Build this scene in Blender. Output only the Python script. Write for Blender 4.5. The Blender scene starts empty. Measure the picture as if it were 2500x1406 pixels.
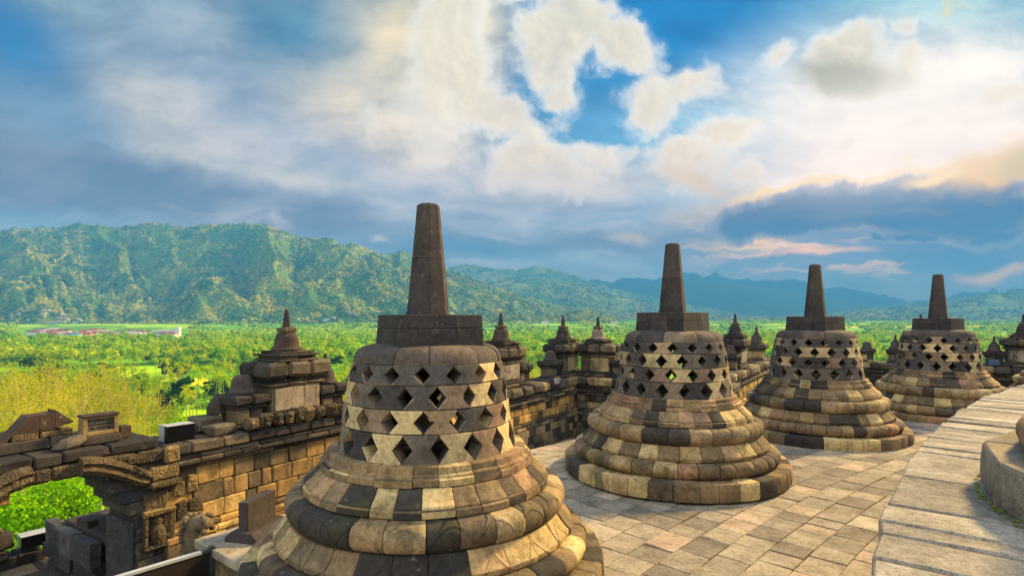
import bpy, bmesh, math, random
import numpy as np
from mathutils import Vector, Matrix, Euler, noise as mnoise

S = bpy.context.scene
COL = S.collection
R = math.radians

# ------------------------------------------------------------------ camera
EYE = 2.55                       # eye height above the floor of the lower circular terrace (z = 0)
cam_d = bpy.data.cameras.new("camera")
cam = bpy.data.objects.new("camera", cam_d)
COL.objects.link(cam)
cam.location = (0, 0, EYE)
cam.rotation_euler = (R(90), 0, 0)
cam_d.sensor_width = 36
cam_d.lens = 36 * 1393 / 2500
cam_d.shift_y = 67 / 2500
cam_d.clip_start = 0.05
cam_d.clip_end = 60000
S.camera = cam

# ------------------------------------------------------------------ exposure
S.view_settings.view_transform = 'Standard'
S.view_settings.look = 'None'
S.view_settings.exposure = 1.04
S.view_settings.gamma = 1.0
S.view_settings.use_curve_mapping = False
S.render.engine = 'CYCLES'
cy = S.cycles
cy.use_denoising = True
cy.max_bounces = 6
cy.diffuse_bounces = 3
cy.glossy_bounces = 2
cy.transmission_bounces = 2
cy.transparent_max_bounces = 4
cy.volume_bounces = 0
cy.caustics_reflective = False
cy.caustics_refractive = False
cy.sample_clamp_indirect = 6

# ------------------------------------------------------------------ sun
SUN_AZ, SUN_EL = R(54), R(32)     # azimuth clockwise from the view direction (+Y)
sun_d = bpy.data.lights.new("sun", 'SUN')
sun_d.energy = 5.0
sun_d.angle = R(7)
sun_d.color = (1.0, 0.68, 0.26)
sun = bpy.data.objects.new("sun", sun_d)
COL.objects.link(sun)
sdir = Vector((math.sin(SUN_AZ) * math.cos(SUN_EL), math.cos(SUN_AZ) * math.cos(SUN_EL), math.sin(SUN_EL)))
sun.rotation_euler = sdir.to_track_quat('Z', 'Y').to_euler()
# ------------------------------------------------------------------ world: Nishita sky with procedural clouds
world = bpy.data.worlds.new("World")
S.world = world
world.use_nodes = True
NT = world.node_tree
NT.nodes.clear()


class X:
    """a float socket of a node tree with arithmetic"""
    def __init__(self, nt, s):
        self.nt, self.s = nt, s

    def _m(self, op, *a, clamp=False):
        n = self.nt.nodes.new('ShaderNodeMath'); n.operation = op; n.use_clamp = clamp
        for i, v in enumerate(a):
            if isinstance(v, X): self.nt.links.new(v.s, n.inputs[i])
            else: n.inputs[i].default_value = v
        return X(self.nt, n.outputs[0])

    def __add__(self, o): return self._m('ADD', self, o)
    __radd__ = __add__
    def __sub__(self, o): return self._m('SUBTRACT', self, o)
    def __rsub__(self, o): return self._m('SUBTRACT', o, self)
    def __mul__(self, o): return self._m('MULTIPLY', self, o)
    __rmul__ = __mul__
    def __truediv__(self, o): return self._m('DIVIDE', self, o)
    def mx(self, o): return self._m('MAXIMUM', self, o)
    def mn(self, o): return self._m('MINIMUM', self, o)
    def pw(self, o): return self._m('POWER', self, o)
    def cl(self): return self._m('ADD', self, 0.0, clamp=True)
    def ss(self, a, b):
        n = self.nt.nodes.new('ShaderNodeMapRange'); n.interpolation_type = 'SMOOTHSTEP'
        self.nt.links.new(self.s, n.inputs[0]); n.inputs[1].default_value = a; n.inputs[2].default_value = b
        return X(self.nt, n.outputs[0])


def lk(nt, v, sock):
    if isinstance(v, X): nt.links.new(v.s, sock)
    elif hasattr(v, 'is_output'): nt.links.new(v, sock)
    else: sock.default_value = v


def mixc(nt, f, a, b, mode='MIX'):
    n = nt.nodes.new('ShaderNodeMix'); n.data_type = 'RGBA'; n.blend_type = mode
    lk(nt, f, n.inputs[0])
    for v, i in ((a, 6), (b, 7)):
        if isinstance(v, (tuple, list)): v = (*v[:3], 1.0)
        lk(nt, v, n.inputs[i])
    return n.outputs[2]


def noi(nt, vec, scale, detail=5, rough=0.55, dist=0.0, dims='3D'):
    n = nt.nodes.new('ShaderNodeTexNoise'); n.noise_dimensions = dims
    nt.links.new(vec, n.inputs['Vector'])
    n.inputs['Scale'].default_value = scale; n.inputs['Detail'].default_value = detail
    n.inputs['Roughness'].default_value = rough; n.inputs['Distortion'].default_value = dist
    return n


def srgb(r, g, b):
    f = lambda c: c / 12.92 if c <= .04045 else ((c + .055) / 1.055) ** 2.4
    return (f(r / 255), f(g / 255), f(b / 255))


def build_sky():
    nt = NT
    tc = nt.nodes.new('ShaderNodeTexCoord')
    sep = nt.nodes.new('ShaderNodeSeparateXYZ'); nt.links.new(tc.outputs['Generated'], sep.inputs[0])
    dx, dy, dz = (X(nt, sep.outputs[i]) for i in range(3))
    dyc = dy.mx(0.12)
    # q = where this direction meets a far vertical plane to the north (1 unit = 1000/1393 of its distance)
    qx = (dx / dyc) * 1.393 + 1.25
    qy = 0.77 - (dz / dyc) * 1.393
    comb = nt.nodes.new('ShaderNodeCombineXYZ'); lk(nt, qx, comb.inputs[0]); lk(nt, qy, comb.inputs[1])
    Q = comb.outputs[0]

    def vadd(v, w, k):
        n = nt.nodes.new('ShaderNodeVectorMath'); n.operation = 'MULTIPLY_ADD'
        nt.links.new(w, n.inputs[0]); n.inputs[1].default_value = k if isinstance(k, tuple) else (k, k, 0); nt.links.new(v, n.inputs[2])
        return n.outputs[0]

    def centred(n):
        m = nt.nodes.new('ShaderNodeVectorMath'); m.operation = 'SUBTRACT'
        nt.links.new(n.outputs['Color'], m.inputs[0]); m.inputs[1].default_value = (.5, .5, .5)
        return m.outputs[0]
    warp_soft = centred(noi(nt, Q, 2.2, 4, .5))
    warp_fine = centred(noi(nt, Q, 7.0, 7, .6))
    Qs = vadd(vadd(Q, warp_soft, (.20, .14, 0)), warp_fine, .07)      # soft layer
    Qc = vadd(vadd(Q, warp_soft, .05), warp_fine, .10)                  # cumulus layer

    def blob(vec, cx, cy, sx, sy, rot=0.0):
        m = nt.nodes.new('ShaderNodeMapping'); m.vector_type = 'TEXTURE'
        nt.links.new(vec, m.inputs['Vector'])
        m.inputs['Location'].default_value = (cx, cy, 0); m.inputs['Rotation'].default_value = (0, 0, R(rot)); m.inputs['Scale'].default_value = (sx, sy, 1)
        g = nt.nodes.new('ShaderNodeTexGradient'); g.gradient_type = 'SPHERICAL'
        nt.links.new(m.outputs[0], g.inputs[0])
        return X(nt, g.outputs['Fac']).ss(0, 1)

    # clear sky: Nishita, deepened towards the saturated blue of the photograph
    sk = nt.nodes.new('ShaderNodeTexSky'); sk.sky_type = 'NISHITA'; sk.sun_disc = False
    sk.sun_elevation = SUN_EL; sk.sun_rotation = SUN_AZ; sk.air_density = 1.0; sk.dust_density = .6; sk.ozone_density = 2.5
    base = mixc(nt, 1.0, sk.outputs[0], (.05, .088, .10), 'MULTIPLY')
    col = mixc(nt, .93, base, srgb(16, 136, 200))

    def lay(vec, items, c0):
        c = c0
        for cx, cy, sx, sy, rot, rgb, k in items:
            c = mixc(nt, blob(vec, cx, cy, sx, sy, rot) * k, c, srgb(*rgb))
        return c
    # smooth glow and horizon tints of the clear sky
    col = lay(Q, [
        (2.40, .00, .70, .45, 0, (150, 210, 222), 1.0),
        (1.95, .36, .70, .34, -10, (214, 232, 240), 1.2),
        (2.25, .30, .75, .42, -8, (255, 252, 246), 1.4),
        (2.05, .40, .45, .16, -6, (255, 250, 246), 1.2),
        (1.55, .36, .50, .22, 0, (120, 186, 226), .8),
        (1.2, .72, 3.5, .26, 0, (150, 166, 184), 1.1),
        (0.05, .10, .40, .30, 20, (14, 124, 188), .8),
    ], col)
    # soft stratus sheets
    col = lay(Qs, [
        (0.60, .08, 1.05, .50, 12, (140, 162, 182), 1.3),
        (0.25, .40, .95, .48, 20, (142, 162, 186), 1.25),
        (0.04, .11, .26, .17, 30, (24, 126, 188), .95),
        (0.72, .13, .50, .30, 10, (104, 148, 178), 1.15),
        (0.20, .02, .36, .12, 20, (150, 174, 188), 1.0),
        (0.48, .10, .24, .20, 30, (178, 190, 200), .9),
        (0.70, .34, .85, .26, 22, (164, 176, 194), 1.3),
        (0.40, .31, .34, .16, 35, (200, 204, 202), 1.0),
        (0.55, .32, .20, .09, 30, (214, 214, 212), .9),
        (1.00, .42, .85, .17, 14, (190, 198, 210), 1.2),
        (1.05, .10, .30, .44, 8, (236, 224, 196), 1.5),
        (1.10, .04, .14, .24, 0, (254, 242, 214), 1.2),
        (0.92, .26, .36, .17, 15, (222, 216, 200), 1.15),
        (0.12, .28, .30, .12, 25, (120, 152, 186), .8),
        (0.16, .44, .80, .13, 10, (116, 126, 156), 1.5),
        (0.55, .49, .90, .10, 10, (124, 136, 164), 1.4),
        (0.75, .44, .52, .035, 15, (196, 204, 206), 1.0),
        (1.30, .52, .70, .13, 6, (168, 184, 206), 1.2),
        (1.40, .45, .55, .11, -4, (198, 204, 212), 1.2),
        (1.60, .55, .65, .12, -3, (150, 172, 200), 1.2),
        (1.35, .60, .70, .07, 0, (132, 144, 172), 1.2),
        (1.45, .63, .45, .035, 0, (168, 190, 214), 1.2),
        (1.15, .60, .40, .05, 5, (104, 140, 176), .8),
        (0.10, .54, .45, .05, 0, (136, 166, 200), .9),
        (2.25, .56, .90, .16, -4, (130, 142, 176), 1.5),
        (1.85, .50, .30, .06, -8, (232, 212, 176), .8),
        (2.45, .62, .60, .09, 0, (116, 134, 178), 1.2),
    ], col)
    # streaks along the horizon, stretched
    mp = nt.nodes.new('ShaderNodeMapping'); nt.links.new(Qs, mp.inputs['Vector']); mp.inputs['Scale'].default_value = (1.6, 9.0, 1)
    streak = X(nt, noi(nt, mp.outputs[0], 1.7, 5, .55).outputs['Fac'])
    hz = qy.ss(.42, .56) * (1.0 - qy.ss(.70, .80))
    col = mixc(nt, streak.ss(.50, .68) * hz * .5, col, srgb(92, 118, 164))
    col = mixc(nt, (1.0 - streak.ss(.32, .47)) * hz * .45, col, srgb(196, 206, 220))
    hr = blob(Q, 2.3, .56, .9, .16, -4).ss(0, .5)
    col = mixc(nt, streak.ss(.36, .43) * (1.0 - streak.ss(.43, .50)) * hr * .8, col, srgb(246, 220, 168))
    col = lay(Qs, [
        (1.80, .585, .16, .022, 0, (250, 226, 164), .9),
        (2.45, .665, .16, .03, -6, (252, 222, 150), 1.2),
        (1.98, .618, .20, .016, 0, (244, 208, 164), .9),
        (1.55, .575, .10, .02, 0, (226, 212, 190), .7),
    ], col)

    mpt = nt.nodes.new('ShaderNodeMapping'); nt.links.new(Qs, mpt.inputs['Vector']); mpt.inputs['Scale'].default_value = (1.0, 2.6, 1); mpt.inputs['Rotation'].default_value = (0, 0, R(-18))
    tex = X(nt, noi(nt, mpt.outputs[0], 3.6, 9, .60).outputs['Fac'])
    col = mixc(nt, .75, col, mixc(nt, tex.ss(.3, .7), (.66, .72, .80), (1.28, 1.21, 1.12)), 'MULTIPLY')
    # cumulus: a density from blobs broken up by fine noise
    fb = X(nt, noi(nt, Qc, 8.0, 10, .60).outputs['Fac'])
    off = nt.nodes.new('ShaderNodeVectorMath'); off.operation = 'ADD'; nt.links.new(Qc, off.inputs[0]); off.inputs[1].default_value = (.014, -.006, 0)
    fbl = X(nt, noi(nt, off.outputs[0], 8.0, 6, .58).outputs['Fac'])
    puffs = [
        (1.10, .13, .15, .30, 8, 1.3), (1.16, .27, .17, .12, 25, 1.1), (1.02, .30, .2, .15, 0, .75),
        (1.37, .075, .19, .16, 0, 1.35), (1.50, .11, .17, .10, 12, 1.1), (1.30, -.02, .18, .06, 0, .9), (1.56, .12, .10, .06, 0, .8),
        (1.36, .17, .10, .10, 30, .9), (1.37, .245, .10, .07, -30, .85), (1.33, .20, .06, .06, 0, .7),
        (1.60, .27, .15, .10, -25, 1.0), (1.70, .20, .10, .06, -20, .85), (1.56, .32, .10, .05, 0, .7), (1.66, .235, .16, .08, -10, .9),
        (1.36, .30, .10, .07, -20, .8), (1.24, .31, .18, .10, 10, 1.1), (1.30, .40, .28, .10, 10, 1.0), (1.45, .38, .18, .07, 0, .9),
        (1.76, .325, .14, .055, -5, .95), (1.68, .40, .20, .09, 5, 1.15), (1.82, .42, .12, .06, 0, .85),
        (2.06, .12, .18, .10, -12, 1.2), (2.10, .18, .24, .09, 5, 1.2), (1.90, .13, .10, .05, -35, .8), (2.22, .16, .16, .12, 0, .7),
        (2.07, .345, .09, .035, -10, .85), (2.46, .24, .14, .06, -10, .75), (2.28, .29, .16, .04, -15, .75), (2.47, .08, .07, .07, -30, .7), (2.20, .055, .06, .04, 0, .7),
        (2.02, .43, .20, .04, -6, .7),
        (0.680, .535, .05, .032, 20, .58), (0.935, .573, .05, .022, 0, .62),
    ]

    D = None
    for cx, cy, sx, sy, rot, kf in puffs:
        b = blob(Qc, cx, cy, sx * 1.14, sy * 1.14, rot) * kf
        D = b if D is None else D.mx(b)
    D = D * D.ss(0, .12) + (fb - .5) * 2.2 * D.ss(0, .22)
    soft = 1.0 - qx.ss(.95, 1.12)
    alpha = D.ss(.14, .84) * (1.0 - soft) + D.ss(.05, 1.1) * soft * .8
    # thin bright rims, creamy bodies, grey-blue thick undersides, relief from a second look towards the sun
    lit = ((fb - fbl) * 5.0 + .5).cl()
    body = mixc(nt, D.ss(.40, 1.1), srgb(255, 252, 244), srgb(252, 240, 212))
    body = mixc(nt, (1.0 - lit) * D.ss(.50, .95) * .40, body, srgb(206, 204, 200))
    body = mixc(nt, X(nt, noi(nt, Q, 2.6, 4, .55).outputs['Fac']).ss(.50, .66) * D.ss(.5, .9) * .5, body, srgb(206, 200, 186))
    body = mixc(nt, lit.ss(.5, 1.0) * .25, body, srgb(255, 253, 240))
    low = qy.ss(.33, .46) * (1.0 - qx.ss(1.75, 2.0) * .6)
    body = mixc(nt, low * .5, body, srgb(196, 200, 206))
    col = mixc(nt, alpha * .96, col, body)
    # shaded undersides with a golden lining
    col = lay(Qc, [
        (2.06, .178, .18, .066, 4, (188, 184, 156), 1.3),
        (1.70, .445, .14, .035, 10, (226, 210, 178), .9),
    ], col)
    # dark bank low on the right
    bank = None
    for cx, cy, sx, sy, rot, k in [(2.05, .50, .42, .10, -5, 1.2), (2.35, .49, .36, .12, -6, 1.2), (1.85, .55, .26, .07, -5, .9), (2.28, .525, .24, .05, -3, .8), (2.50, .56, .4, .08, 0, .9), (2.13, .578, .05, .02, 0, .8), (2.22, .578, .1, .022, 0, .7)]:
        b = blob(Qc, cx, cy, sx, sy, rot) * k
        bank = b if bank is None else bank + b
    Db = bank.mn(1.1) + (fb - .5) * 1.3
    col = mixc(nt, Db.ss(.10, .34) * (1.0 - Db.ss(.34, .55)) * qx.ss(1.6, 1.85) * (1.0 - qy.ss(.47, .52)) * .8, col, srgb(255, 232, 160))
    col = mixc(nt, Db.ss(.34, .62) * .88, col, mixc(nt, Db.ss(.6, 1.0), srgb(140, 148, 176), srgb(74, 96, 146)))
    col = lay(Qc, [(2.42, .41, .20, .07, -14, (240, 208, 128), 1.5), (2.50, .40, .12, .05, -14, (212, 196, 132), 1.2), (2.28, .435, .12, .03, -10, (255, 234, 160), 1.2)], col)

    col = lay(Q, [(2.22, .31, .62, .24, -8, (255, 252, 244), .75)], col)
    gm = nt.nodes.new('ShaderNodeGamma'); nt.links.new(col, gm.inputs[0]); gm.inputs[1].default_value = 1.20; col = gm.outputs[0]
    # the air near the horizon takes light away: the cloud behind it is that much brighter
    kk = ((dz - .06).mx(0.0)) * -8.0
    k = kk._m('EXPONENT', kk)
    col = mixc(nt, 1.0, col, mixc(nt, k, (.53, .54, .55), (1.85, 1.16, .78)), 'MULTIPLY')
    # the sky overhead and behind the photographer: unseen broken cloud, made bright and warm as fill light
    rear_fill = mixc(nt, X(nt, noi(nt, tc.outputs['Generated'], 2.6, 6, .55).outputs['Fac']).ss(.40, .60), srgb(92, 158, 214), (1.12, .93, .66))
    col = mixc(nt, 1.0 - dy.ss(.10, .30), col, rear_fill)
    # below the horizon
    col = mixc(nt, 1.0 - dz.ss(-.03, .0), col, srgb(120, 140, 120))
    bg = nt.nodes.new('ShaderNodeBackground'); nt.links.new(col, bg.inputs[0]); bg.inputs[1].default_value = 1.0
    out = nt.nodes.new('ShaderNodeOutputWorld'); nt.links.new(bg.outputs[0], out.inputs[0])


build_sky()
world.cycles.sampling_method = 'MANUAL'
world.cycles.sample_map_resolution = 512
# ------------------------------------------------------------------ helpers
def tag(o, label=None, cat=None, group=None, kind=None):
    if label: o["label"] = label
    if cat: o["category"] = cat
    if group: o["group"] = group
    if kind: o["kind"] = kind
    return o


def thing(name, label, cat, loc=(0, 0, 0), rz=0.0, group=None):
    o = bpy.data.objects.new(name, None); COL.objects.link(o)
    o.empty_display_size = .2
    o.location = loc; o.rotation_euler = (0, 0, rz)
    return tag(o, label, cat, group)


class MB:
    """collects geometry for one mesh object"""
    def __init__(self):
        self.v, self.f, self.n = [], [], 0

    def add(self, verts, faces):
        k = self.n
        self.v.append(np.asarray(verts, float).reshape(-1, 3)); self.n += len(self.v[-1])
        self.f.extend([tuple(i + k for i in q) for q in faces])

    def build(self, name, mat, parent=None, smooth=None):
        me = bpy.data.meshes.new(name)
        vv = np.concatenate(self.v) if self.v else np.zeros((0, 3))
        me.from_pydata(vv.tolist(), [], self.f)
        me.validate()
        if smooth is not None:
            me.polygons.foreach_set('use_smooth', [True] * len(me.polygons))
            me.set_sharp_from_angle(angle=R(smooth))
        me.materials.append(mat)
        o = bpy.data.objects.new(name, me); COL.objects.link(o)
        if parent: o.parent = parent
        return o

    # a chamfered, slightly irregular block: c centre, s full size, m 3x3 axes (rows), b chamfer, j jitter
    def block(self, c, s, m=None, b=.012, j=.0, rng=random):
        h = [max(x / 2, 1e-3) for x in s]
        b = min(b, *[x * .45 for x in h])
        vs = []
        for ax in range(3):
            for sg in (-1, 1):
                for p, q in ((-1, -1), (1, -1), (1, 1), (-1, 1)):
                    a1, a2 = (ax + 1) % 3, (ax + 2) % 3
                    v = [0, 0, 0]
                    v[ax] = sg * h[ax]; v[a1] = p * (h[a1] - b); v[a2] = q * (h[a2] - b)
                    vs.append(v)
        vs = np.array(vs)
        if j:
            key = {}
            for i, v in enumerate(vs):
                kk = tuple(np.sign(v).astype(int))
                if kk not in key: key[kk] = [rng.uniform(-j, j) for _ in range(3)]
                vs[i] += key[kk]
        if m is not None: vs = vs @ np.asarray(m)
        self.add(vs + np.asarray(c), BLOCK_F)

    def lathe(self, prof, n=32, c=(0, 0, 0), cap=True, rot=0.0, sq=False):
        """prof [(r,h)] from bottom to top"""
        vs, fs = [], []
        for r, h in prof:
            for k in range(n):
                a = rot + 2 * math.pi * k / n
                vs.append((c[0] + r * math.cos(a), c[1] + r * math.sin(a), c[2] + h))
        for i in range(len(prof) - 1):
            for k in range(n):
                fs.append((i * n + k, i * n + (k + 1) % n, (i + 1) * n + (k + 1) % n, (i + 1) * n + k))
        if cap:
            fs.append(tuple(range(n))[::-1]); fs.append(tuple((len(prof) - 1) * n + k for k in range(n)))
        self.add(vs, fs)

    def tube(self, pts, rad, n=6):
        vs, fs = [], []
        pts = [Vector(p) for p in pts]
        u = None
        for i, p in enumerate(pts):
            d = (pts[min(i + 1, len(pts) - 1)] - pts[max(i - 1, 0)]).normalized()
            if u is None: u = d.orthogonal().normalized()
            u = (u - d * u.dot(d)).normalized(); w = d.cross(u)
            for k in range(n):
                a = 2 * math.pi * k / n
                vs.append(p + (u * math.cos(a) + w * math.sin(a)) * rad[i])
        for i in range(len(pts) - 1):
            for k in range(n):
                fs.append((i * n + k, i * n + (k + 1) % n, (i + 1) * n + (k + 1) % n, (i + 1) * n + k))
        fs.append(tuple(range(n))[::-1]); fs.append(tuple((len(pts) - 1) * n + k for k in range(n)))
        self.add([tuple(v) for v in vs], fs)


def _block_faces():
    idx = {}
    vs = []
    for ax in range(3):
        for sg in (-1, 1):
            for p, q in ((-1, -1), (1, -1), (1, 1), (-1, 1)):
                a1, a2 = (ax + 1) % 3, (ax + 2) % 3
                s = [0, 0, 0]; s[ax] = sg; s[a1] = p; s[a2] = q
                idx[(ax, tuple(s))] = len(vs)
                p3 = [.9 * t for t in s]; p3[ax] = s[ax]
                vs.append(p3)
    vs = np.array(vs, float)
    fs = []
    for ax in range(3):
        for sg in (-1, 1):
            a1, a2 = (ax + 1) % 3, (ax + 2) % 3
            q = []
            for p, r in ((-1, -1), (1, -1), (1, 1), (-1, 1)):
                s = [0, 0, 0]; s[ax] = sg; s[a1] = p; s[a2] = r
                q.append(idx[(ax, tuple(s))])
            fs.append(q)
    for a in range(3):
        for b in range(a + 1, 3):
            c = 3 - a - b
            for sa in (-1, 1):
                for sb in (-1, 1):
                    q = []
                    for ax, sc in ((a, -1), (a, 1), (b, 1), (b, -1)):
                        s = [0, 0, 0]; s[a] = sa; s[b] = sb; s[c] = sc
                        q.append(idx[(ax, tuple(s))])
                    fs.append(q)
    for sx in (-1, 1):
        for sy in (-1, 1):
            for sz in (-1, 1):
                fs.append([idx[(ax, (sx, sy, sz))] for ax in range(3)])
    out = []
    for q in fs:
        p = vs[q]; n = np.cross(p[1] - p[0], p[2] - p[0])
        out.append(tuple(q) if n @ p.mean(0) > 0 else tuple(q[::-1]))
    return out


BLOCK_F = _block_faces()


def rot_rows(a):
    """rows = local x, y, z axes turned by a about z"""
    return np.array([[math.cos(a), math.sin(a), 0], [-math.sin(a), math.cos(a), 0], [0, 0, 1]])


def ring_blocks(mb, prof, count, seed, inset=.010, gap=.004, a0=0.0, a1=2 * math.pi, step=.05, jr=.005, jh=.003, vary=.25, c=(0, 0, 0)):
    """a course of dressed stones following a closed (r,h) profile round an axis; each stone an island"""
    rng = random.Random(seed)
    w = np.array([1 + rng.uniform(-vary, vary) for _ in range(count)]); w = w / w.sum() * (a1 - a0)
    e = a0 + np.concatenate([[0], np.cumsum(w)])
    P = np.array(prof); cen = P.mean(0)
    rmax = P[:, 0].max()
    D = P - cen; L = np.linalg.norm(D, axis=1, keepdims=True)
    Pin = cen + D * (1 - np.minimum(inset / np.maximum(L, 1e-6), .5))
    Pin[:, 0] = np.minimum(Pin[:, 0], P[:, 0])
    m = len(P)
    for i in range(count):
        g = gap / rmax / 2
        t0, t1 = e[i] + g, e[i + 1] - g
        if t1 - t0 < 2.5 * inset / rmax: continue
        k = max(1, int((t1 - t0) / step))
        ts = [t0, t0 + inset * .35 / rmax, t0 + inset / rmax] + [t0 + (t1 - t0) * s / k for s in range(1, k)] + [t1 - inset / rmax, t1 - inset * .35 / rmax, t1]
        dr, dh = rng.uniform(-jr, jr), rng.uniform(-jh, jh)
        tilt = rng.uniform(-jr, jr) * .8
        vs, fs = [], []
        for q, t in enumerate(ts):
            f = 0 if q in (0, len(ts) - 1) else (.72 if q in (1, len(ts) - 2) else 1)
            pp = Pin * (1 - f) + P * f
            tt = (q / (len(ts) - 1) - .5) * 2 * tilt
            for r, h in pp:
                vs.append((c[0] + (r + dr + tt) * math.cos(t), c[1] + (r + dr + tt) * math.sin(t), c[2] + h + dh))
        for q in range(len(ts) - 1):
            for s in range(m):
                s2 = (s + 1) % m
                fs.append((q * m + s, (q + 1) * m + s, (q + 1) * m + s2, q * m + s2))
        fs.append(tuple(range(m))); fs.append(tuple((len(ts) - 1) * m + s for s in range(m))[::-1])
        mb.add(vs, fs)


# ------------------------------------------------------------------ materials
def new_mat(name):
    m = bpy.data.materials.new(name); m.use_nodes = True
    nt = m.node_tree
    b = nt.nodes['Principled BSDF']
    return m, nt, b


def ramp(nt, fac, stops, interp='LINEAR'):
    n = nt.nodes.new('ShaderNodeValToRGB'); n.color_ramp.interpolation = interp
    el = n.color_ramp.elements
    while len(el) < len(stops): el.new(.5)
    for e, (p, c) in zip(el, stops):
        e.position = p; e.color = (*c, 1)
    lk(nt, fac, n.inputs[0])
    return n.outputs[0]


def stone_mat(name, stops, dirt=.5, pits=.5, scale=1.0, moss=0.0, bump=1.0, rough=.9, lichen=0.3, lotus=None, stain=(.035, .030, .028)):
    m, nt, b = new_mat(name)
    geo = nt.nodes.new('ShaderNodeNewGeometry')
    P = geo.outputs['Position']
    rnd = X(nt, geo.outputs['Random Per Island'])
    base = ramp(nt, rnd, stops)
    n1 = X(nt, noi(nt, P, 3.5 * scale, 6, .6).outputs['Fac'])
    n2 = X(nt, noi(nt, P, 22 * scale, 6, .65).outputs['Fac'])
    n3 = X(nt, noi(nt, P, 110 * scale, 3, .6).outputs['Fac'])
    mott = ((n1 - .5) * 1.15 + (n2 - .5) * 1.1 + (n3 - .5) * .8) + 1.0
    c = mixc(nt, 1.0, base, mixc(nt, (mott - .5).cl(), (.30, .29, .28), (1.7, 1.7, 1.7)), 'MULTIPLY')
    n4 = X(nt, noi(nt, P, 1.7 * scale, 8, .68, .6).outputs['Fac'])
    c = mixc(nt, n4.ss(.50, .64) * dirt, c, stain)
    mps = nt.nodes.new('ShaderNodeMapping'); nt.links.new(P, mps.inputs['Vector']); mps.inputs['Scale'].default_value = (9 * scale, 9 * scale, 1.1 * scale)
    n7 = X(nt, noi(nt, mps.outputs[0], 1.0, 5, .6).outputs['Fac'])
    c = mixc(nt, n7.ss(.53, .70) * dirt * .75, c, stain)
    if lichen:
        n5 = X(nt, noi(nt, P, 9 * scale, 7, .7).outputs['Fac'])
        c = mixc(nt, n5.ss(.60, .70) * lichen, c, (.42, .38, .29))
    if moss:
        n6 = X(nt, noi(nt, P, 2.6 * scale, 6, .65).outputs['Fac'])
        c = mixc(nt, n6.ss(.54, .66) * moss, c, (.10, .11, .018))
    vor = nt.nodes.new('ShaderNodeTexVoronoi'); nt.links.new(P, vor.inputs['Vector']); vor.inputs['Scale'].default_value = 55 * scale
    pit = X(nt, vor.outputs['Distance']).ss(.05, .30)
    c = mixc(nt, (1.0 - pit) * pits * .55, c, (.03, .026, .022))
    nt.links.new(c, b.inputs['Base Color'])
    b.inputs['Roughness'].default_value = rough
    b.inputs['Specular IOR Level'].default_value = .25
    h = n2 * .55 + n3 * .22 + pit * (.30 * pits) + n1 * .5
    if lotus:
        h = h + lotus(nt) * 3.6
    bp = nt.nodes.new('ShaderNodeBump'); bp.inputs['Strength'].default_value = .55 * bump; bp.inputs['Distance'].default_value = .02 / scale
    lk(nt, h, bp.inputs['Height'])
    nt.links.new(bp.outputs[0], b.inputs['Normal'])
    return m


def petals(n, h0, h1, off=0.0):
    """carved lotus petals round the stupa's axis, as a bump height (object space)"""
    def f(nt):
        tc = nt.nodes.new('ShaderNodeTexCoord')
        s = nt.nodes.new('ShaderNodeSeparateXYZ'); nt.links.new(tc.outputs['Object'], s.inputs[0])
        x, y, z = (X(nt, s.outputs[i]) for i in range(3))
        a = y._m('ARCTAN2', y, x) * (n / (2 * math.pi)) + off
        u = (a._m('FRACT', a) - .5)._m('ABSOLUTE', a._m('FRACT', a) - .5) * 2.0
        v = (z - h0) / (h1 - h0)
        edge = 1.02 - u.pw(2.2) * .85 - v
        rim = edge.ss(-.05, .03) - edge.ss(.10, .18) * .55
        return rim
    return f


def plain_mat(name, col, rough=.7, metal=0.0, noise=0.15, scale=8.0, bump=.2, spec=.4):
    m, nt, b = new_mat(name)
    geo = nt.nodes.new('ShaderNodeNewGeometry')
    n1 = X(nt, noi(nt, geo.outputs['Position'], scale, 6, .6).outputs['Fac'])
    c = mixc(nt, n1.ss(.3, .7), tuple(x * (1 - noise) for x in col), tuple(min(1, x * (1 + noise)) for x in col))
    nt.links.new(c, b.inputs['Base Color'])
    b.inputs['Roughness'].default_value = rough; b.inputs['Metallic'].default_value = metal
    b.inputs['Specular IOR Level'].default_value = spec
    if bump:
        bp = nt.nodes.new('ShaderNodeBump'); bp.inputs['Strength'].default_value = bump; bp.inputs['Distance'].default_value = .01
        lk(nt, n1, bp.inputs['Height']); nt.links.new(bp.outputs[0], b.inputs['Normal'])
    return m


GOLD = [(0, (.034, .030, .027)), (.16, (.075, .062, .046)), (.26, (.19, .135, .075)), (.38, (.27, .19, .095)), (.48, (.14, .105, .065)), (.60, (.34, .235, .11)), (.70, (.20, .14, .085)), (.78, (.36, .20, .12)), (.88, (.50, .36, .16)), (1, (.62, .48, .22))]
GREY = [(0, (.038, .035, .036)), (.25, (.070, .062, .057)), (.48, (.115, .098, .080)), (.64, (.15, .122, .090)), (.72, (.19, .145, .09)), (.80, (.25, .165, .11)), (.86, (.42, .32, .16)), (1, (.58, .45, .22))]
DARK = [(0, (.020, .018, .019)), (.3, (.034, .030, .029)), (.6, (.055, .047, .040)), (.85, (.09, .072, .054)), (1, (.15, .115, .075))]
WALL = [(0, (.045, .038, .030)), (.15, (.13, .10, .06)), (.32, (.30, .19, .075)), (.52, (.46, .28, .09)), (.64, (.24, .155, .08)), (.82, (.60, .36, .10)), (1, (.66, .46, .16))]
PAVE = [(0, (.16, .14, .11)), (.3, (.22, .19, .145)), (.55, (.27, .23, .175)), (.8, (.31, .265, .195)), (.92, (.36, .27, .20)), (1, (.40, .35, .26))]
LIFT = lambda st, k=(1.42, 1.36, 1.22): [(p_, tuple(min(.8, c_ * q_) for c_, q_ in zip(col_, k))) for p_, col_ in st]
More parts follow.
